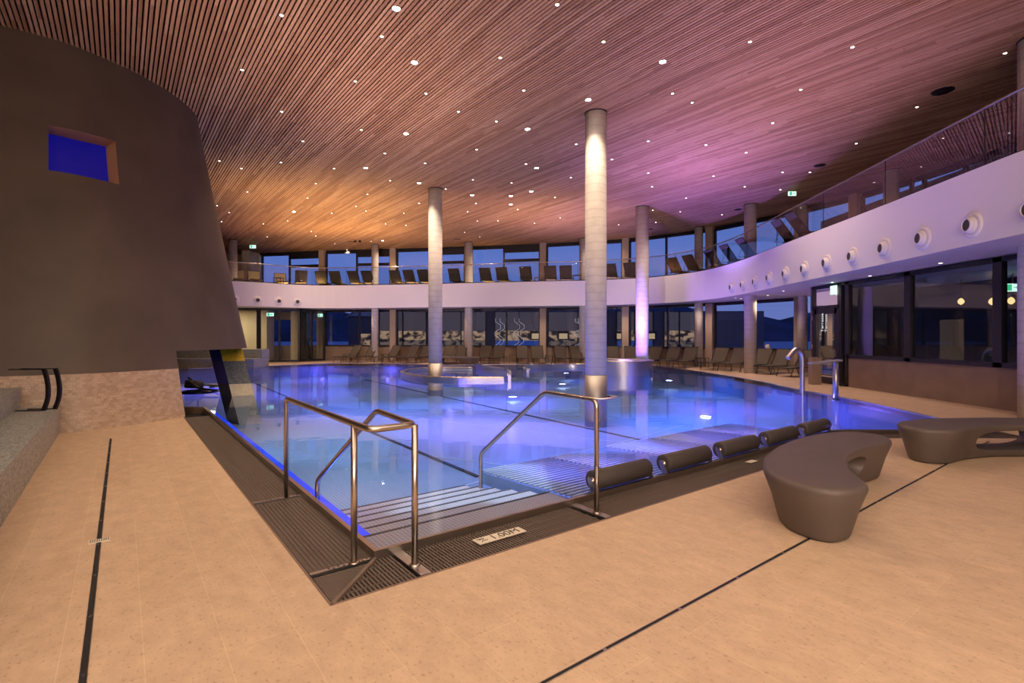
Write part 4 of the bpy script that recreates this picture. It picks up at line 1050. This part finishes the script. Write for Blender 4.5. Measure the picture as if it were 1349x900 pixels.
# underwater lights
UL = [(597.7, 487.6, -.3), (615.5, 503, -.3), (675.5, 523.5, -.5), (667, 485, -.2), (718, 487, -.2), (746, 492, -.3), (740.7, 506.6, -.5), (929.6, 549.6, -.63), (881.5, 502, -.3)]
ul = None
nm_u = ['before the low ring wall far back', 'at the front foot of the ring wall', 'between ring and handrail', 'left of the whirlpool wall', 'inside the whirlpool wall', 'behind the tallest column on the left', 'just left of the tallest column', 'near the slatted loungers', 'right of the steel drum']
for i, (x, y, z) in enumerate(UL):
    p = G(x, y, z)
    if ul is None:
        ul = empty('underwater_light', p, 0, '', 'pool light', 'round lamps shining in the pool'); b = MB(); b.lathe([(.001, .014), (.13, .012)], p, 20, capb=False, capt=False); b.build('lens', m_ulens, ul)
        b = MB(); b.lathe([(.13, .0), (.16, .01), (.13, .016)], p, 20, capb=False, capt=False); b.build('bezel', m_steel, ul); o = ul
    else: o = copy_tree(ul, p, 0)
    o['label'] = 'round white pool lamp under water, ' + nm_u[i]
VIO, BLU, CYA = (.20, .13, 1.0), (.04, .20, 1.0), (.42, .62, .80)
def pl_(x, y, e, c, sz=1.6, z=-.02): lamp('AREA', (x, y, z), e, c, sz, (x, y, -1), name='pool_lamp')
for X_, Y_, e_, c_, q_ in ((-9.5, 25.2, 85, VIO, 3), (-4.5, 24.5, 90, VIO, 3), (-12.5, 21, 110, VIO, 3), (-8, 19.5, 95, VIO, 4), (-4.2, 14.8, 80, BLU, 3.5), (0, 22.5, 90, VIO, 3), (-.2, 17, 130, VIO, 3), (-4.0, 10.2, 30, CYA, 3), (-1.4, 12.4, 90, VIO, 2.5), (1.0, 11.5, 70, VIO, 2.5), (.9, 8.2, 34, BLU, 2.5), (-1.8, 7.2, 20, CYA, 2.4), (-.4, 5.6, 9, CYA, 1.6),
                       (4.2, 12.6, 110, BLU, 3), (6.3, 15.3, 80, VIO, 3), (5.6, 9.8, 60, VIO, 2.5), (6.8, 19.2, 50, BLU, 2), (4, 24.5, 50, BLU, 3)):
    pl_(X_, Y_, e_, c_, q_)
for X_, Y_ in ((5.7, 15.2), (7.3, 12.2), (-1.9, 15.7), (.0, 12.6), (-9.9, 26.9), (-6.5, 26.9), (6.5, 9.3)): lamp('POINT', (X_, Y_, -.3), 22, VIO, .08, name='pool_lamp')
for s_ in (2.9, 4.6, 6.3): lamp('AREA', st(s_, 1.0, .5), 9, (.42, .25, 1), 1.2, st(s_, 1.0, -1), name='lounger_fill').data.spread = 1.7  # unseen lamps added over the water to tint the tubes violet
for s_ in (2.6, 3.7, 4.8, 5.9, 7.0): lamp('POINT', st(s_, .7, -.45), 6, (.06, .12, 1), .1, name='lounger_fill')  # added blue fill beneath the tubes, no fixtures
for t_ in (1.4, 4.2, 7.0): lamp('POINT', st(.14, t_, -.12), 5, (.02, .12, 1), .04, name='edge_lamp')

# ------------------------------------------------------------------ outside
b = MB(); b.box((0, 90, -.35), (400, 110, .3)); b.bm.free()
b = MB(); b.face([Vector((-220, 35.2, -.3)), Vector((260, 35.2, -.3)), Vector((260, 260, -.3)), Vector((-220, 260, -.3))]); struct(b.build('snowy_ground', simple('snow', (.35, .42, .6), .8, 0, .2, 2)), 'snowy ground outside', 'ground')
b = MB(); rnd = random.Random(3); prev = None; xs = list(range(-220, 261, 12)); hs = [6 + 9 * abs(math.sin(x * .021 + 1)) + rnd.random() * 3 for x in xs]
for (xa, ha), (xb, hb_) in zip(zip(xs, hs), list(zip(xs, hs))[1:]):
    b.face([Vector((xa, 170, -1)), Vector((xb, 170, -1)), Vector((xb, 200, hb_)), Vector((xa, 200, ha))])
struct(b.build('mountains', simple('mountain_dusk', (.03, .05, .12), .9, 0, .5, .3, .5, .1)), 'dark mountain ridge at dusk', 'mountain')
ann = empty('annex_building', Vector((0, 40, 0)), 0, 'lit neighbouring wing seen through the lower windows', 'building')
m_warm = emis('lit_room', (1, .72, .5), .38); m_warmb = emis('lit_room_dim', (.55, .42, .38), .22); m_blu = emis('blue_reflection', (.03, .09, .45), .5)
for m_, c0_, c1_ in ((m_warm, (.04, .03, .04), (1, .66, .42)), (m_warmb, (.02, .03, .06), (.6, .45, .38))):
    nt = m_.node_tree; tc = nt.nodes.new('ShaderNodeTexCoord'); mp = nt.nodes.new('ShaderNodeMapping'); mp.inputs['Scale'].default_value = (1.6, 1, 2.4)
    no = nt.nodes.new('ShaderNodeTexNoise'); no.inputs['Scale'].default_value = 1.2; no.inputs['Detail'].default_value = 5; ra = nt.nodes.new('ShaderNodeValToRGB')
    ra.color_ramp.elements[0].position = .42; ra.color_ramp.elements[1].position = .56; ra.color_ramp.elements[0].color = (*c0_, 1); ra.color_ramp.elements[1].color = (*c1_, 1)
    nt.links.new(tc.outputs['Object'], mp.inputs[0]); nt.links.new(mp.outputs[0], no.inputs['Vector']); nt.links.new(no.outputs['Fac'], ra.inputs['Fac']); nt.links.new(ra.outputs[0], nt.nodes['Principled BSDF'].inputs['Emission Color'])
b = MB(); b.box((6, 41.0, 1.7), (28, .3, 3.6)); b.build('facade', simple('annex_wall', (.10, .10, .13), .8), ann)
m_ceil_refl = emis('ceiling_reflection', (.20, .17, .24), .26); m_pic = emis('picture_glow', (1, .74, .42), .5); m_zig = emis('zigzag_line', (.75, .72, .85), .8)
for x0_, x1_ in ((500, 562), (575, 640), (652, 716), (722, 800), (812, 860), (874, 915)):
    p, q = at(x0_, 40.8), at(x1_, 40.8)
    for z0, z1, m, nm_ in ((1.9, 3.4, m_ceil_refl, 'reflection_band'), (1.15, 1.95, m_warm, 'lit_room'), (.2, 1.2, m_blu if x0_ in (652, 812) else m_warmb, 'lower_room')):  # top band: ceiling reflection in the panes painted as a dim glow
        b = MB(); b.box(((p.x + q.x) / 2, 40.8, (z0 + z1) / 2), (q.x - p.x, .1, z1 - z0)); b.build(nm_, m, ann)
    b = MB()
    for j in (0, .5, 1): b.box((p.x + j * (q.x - p.x), 40.7, 1.8), (.10, .08, 3.4))
    b.build('window_bar', m_gun, ann)
for x_ in (706, 742, 818, 857):
    p = at(x_, 40.7, 1.55); b = MB(); b.box(p, (.95, .06, .72)); b.build('picture_frame', m_gun, ann); b = MB(); b.box(p + Vector((0, -.04, -.05)), (.65, .04, .42)); b.build('picture', m_pic, ann)
for x_, w_ in ((652, .35), (658, .3), (677, .35), (683, .35), (757, .5), (761, .3)):
    p = at(x_, 40.55); w_ *= 1.15; b = MB(); P = [p + Vector(((k % 4 in (1, 2)) * w_ + .05 * (k // 5), 0, .75 + k * .27)) for k in range(9)]
    for a_, c_ in zip(P, P[1:]): b.box((a_ + c_) / 2, ((c_ - a_).length, .02, .05), c_ - a_, Vector((0, 1, 0)))
    b.build('zigzag_line', m_zig, ann)
an2 = empty('hotel_building', Vector((-10, 46, 0)), 0, 'dark gabled house outside beyond the left lower windows', 'building')
b = MB(); b.box((-11.0, 46, 1.6), (6, 4, 3.2)); b.build('facade', simple('house_wall', (.06, .07, .11), .8), an2)
b = MB()
for s in (-1, 1): b.face([Vector((-11 + s * 3.4, 43.8, 3.0)), Vector((-11, 43.8, 5.4)), Vector((-11, 48.2, 5.4)), Vector((-11 + s * 3.4, 48.2, 3.0))])
b.face([Vector((-14.2, 44, 3.1)), Vector((-7.8, 44, 3.1)), Vector((-11, 44, 5.3))]); b.build('roof', simple('snow_roof', (.25, .3, .42), .8), an2)
for x, z in ((-12.5, 1.2), (-9.8, 1.4)):
    b = MB(); b.box((x, 43.95, z), (.8, .05, 1.0)); b.build('lit_window', m_warm, an2)
# dark room beyond right windows; wall extended and raised to block the bright sky
b = MB(); b.ribbon([(16, -6), (16, 26.5)], -.1, 7.4, .1); b.poly([[(10.3, -6), (16, -6), (16, 17), (10.3, 17)]], 3.3, 0, False); struct(b.build('wall_terrace', simple('dark_room', (.05, .038, .035), .8, 0, 0, 1, .5, .6)))
m_dimw = emis('dim_curtain', (.32, .21, .13), .13); m_dimb = emis('dim_blue', (.02, .09, .25), .5)
for Y, w, m, lb in ((20.9, 1.3, m_dimb, 'dim blue window glimpsed beyond the first right pane'), (22.6, 1.1, m_dimw, 'dim beige curtain glimpsed beyond the first right pane'), (25.3, .6, m_dimw, 'narrow beige curtain glimpsed through terrace door'), (18.6, 1.0, m_dimw, 'dim beige curtain glimpsed beyond the second right pane')):
    b = MB(); b.box((15.9, Y * 1.5, 1.2), (.05, w * 1.5, 1.6)) if False else b.box((15.9, Y, 1.35), (.05, w, 1.5)); tag(b.build('curtain_panel', m), lb, 'curtain')

for px_, py_, X_, lb in ((1266, 397, 13.0, 'small golden pendant lamp glimpsed through the second right pane, left one'), (1307, 397, 13.0, 'small golden pendant lamp glimpsed through the second right pane, right one'), (1332, 396, 13.2, 'small golden pendant lamp glimpsed through the last right pane')):
    Y_ = X_ * F / (px_ - CX); p = Vector((X_, Y_, H + (HZ - py_) / F * Y_)); e = empty('pendant_lamp', p, 0, lb, 'pendant lamp')
    b = MB(); b.lathe([(.02, -.10), (.07, -.05), (.08, .0), (.05, .06), (.015, .09)], p, 14); b.build('shade', emis('pendant_glow', (1, .62, .25), 1.6) if 'pendant_glow' not in bpy.data.materials else bpy.data.materials['pendant_glow'], e)
    b = MB(); b.tube([p + Vector((0, 0, .08)), Vector((p.x, p.y, 3.28))], .006, 6); b.build('cord', m_black, e)
Y_ = 13.0 * F / (1334 - CX); exit_sign(Vector((13.0, Y_, H + (HZ - 379) / F * Y_)), .5, .2, 'green exit sign glimpsed through the last right pane', .3)
# ------------------------------------------------------------------ lights
lamp('AREA', (1.0, 1.5, 6.6), 710, (1.0, .81, .61), 12, (1.0, 3.2, 0), name='room_fill', sy=8)  # unseen fill added above the camera
lamp('AREA', (2, -5.5, 4.6), 480, (1.0, .80, .68), 8, (-3, 10, 4.5), name='rear_fill', sy=3)  # unseen fill added behind the camera
for a_, c_, e_ in (((-7.2, 19, 2.2), (-8, 30, 3.8), 120), ((2.6, 15, 2.2), (2, 27, 3.8), 130)): lamp('SPOT', a_, e_ * 10, (1, .78, .74), .03, c_, 85, .9, 'fascia_wash')  # unseen spots added over the pool to brighten the balcony front
# unseen fill lamps added to wash the slat ceiling: golden at left, rose in the middle, violet at right
def up_(x, y, z, e, c, sx, sy, sp=105):
    o = lamp('AREA', (x, y, z), e, c, sx, (x, y + .001, z + 2), name='ceiling_wash', sy=sy); o.data.spread = math.radians(sp)
up_(-3.0, 11.5, 2.0, 150, (1, .66, .50), 3, 8); up_(-7.2, 20.5, 2.0, 300, (1, .66, .26), 5.5, 5); up_(5.3, 12.0, 2.0, 150, (.80, .45, .90), 3.5, 7); up_(.8, 22.5, 2.0, 170, (1, .58, .45), 4.5, 5)
up_(-8.5, 25.6, 2.6, 220, (1, .60, .20), 6, 2.5); up_(5.6, 16.6, 2.0, 190, (.42, .22, 1), 2, 2, 95)
for X_, Y_ in ((-12.3, 30.2), (-8.8, 30.4), (-5.4, 30.0), (-1.4, 29.4)): up_(X_, Y_, 4.5, 34, (1, .60, .20), 2.6, .5, 140)
for X_, Y_ in ((2.4, 28.6), (5.8, 27.6)): up_(X_, Y_, 4.5, 20, (.9, .55, .6), 2.6, .5, 140)
lamp('AREA', (0, -2.5, 2.6), 260, (1, .68, .52), 6, (0.5, 13, 7.6), name='front_wash', sy=1.5)  # unseen lamp added behind the camera to light the ceiling
for X_, Y_ in ((-9, 29.6), (-4, 29), (1, 28.2), (5.6, 27), (8.9, 24.3), (10.2, 20.5)): lamp('SPOT', (X_, Y_, 3.08), 110, WARM, .03, (X_, Y_, 0), 150, .8, 'soffit_lamp_and_fill')  # extra spots added to brighten the deck loungers, no fixtures
for X_, Y_ in ((-13, 29.2), (-7, 30), (-1, 29.2), (5, 27.6), (10.2, 22.5)): lamp('SPOT', (X_, Y_, 6.8), 120, WARM, .03, (X_, Y_, 0), 140, .8, 'balcony_lamp')
lamp('SPOT', dc + Vector((0, -.1, .36)), 1500, (.36, .16, 1.0), .12, dc + Vector((2.2, 3.4, 6)), 100, .5, 'drum_lamp')
lamp('SPOT', dc + Vector((.3, 0, .36)), 1400, (.36, .16, 1.0), .12, dc + Vector((4, .5, 3.2)), 100, .6, 'drum_lamp')

w = bpy.data.worlds.new('dusk'); bpy.context.scene.world = w; w.use_nodes = True; nt = w.node_tree; N, L = nt.nodes, nt.links
bg = N['Background']; tc = N.new('ShaderNodeTexCoord'); sx = N.new('ShaderNodeSeparateXYZ'); L.new(tc.outputs['Generated'], sx.inputs[0])
r = N.new('ShaderNodeValToRGB'); r.color_ramp.elements[0].position = 0; r.color_ramp.elements[0].color = (.13, .17, .42, 1); r.color_ramp.elements[1].position = .5; r.color_ramp.elements[1].color = (.035, .07, .26, 1)
e_ = r.color_ramp.elements.new(.14); e_.color = (.10, .17, .50, 1)
L.new(sx.outputs[2], r.inputs['Fac']); L.new(r.outputs[0], bg.inputs[0]); bg.inputs[1].default_value = 1.3

cam = bpy.data.cameras.new('camera'); co = bpy.data.objects.new('camera', cam); COL.objects.link(co)
co.location = (0, 0, H); co.rotation_euler = (PI / 2, 0, 0); cam.sensor_width = 36; cam.lens = F / 1349 * 36; cam.shift_y = -7 / 1349; cam.clip_end = 600
sc = bpy.context.scene; sc.camera = co
sc.view_settings.view_transform = 'Standard'; sc.view_settings.exposure = 0.0
sc.cycles.use_denoising = True; sc.cycles.max_bounces = 8; sc.cycles.diffuse_bounces = 4; sc.cycles.transparent_max_bounces = 16
sc.cycles.caustics_reflective = False; sc.cycles.caustics_refractive = False; sc.cycles.sample_clamp_indirect = 3
sc.cycles.use_adaptive_sampling = True; sc.cycles.adaptive_threshold = .06; sc.cycles.adaptive_min_samples = 12; sc.cycles.glossy_bounces = 3; sc.cycles.max_bounces = 6; sc.cycles.diffuse_bounces = 3; sc.cycles.transparent_max_bounces = 10
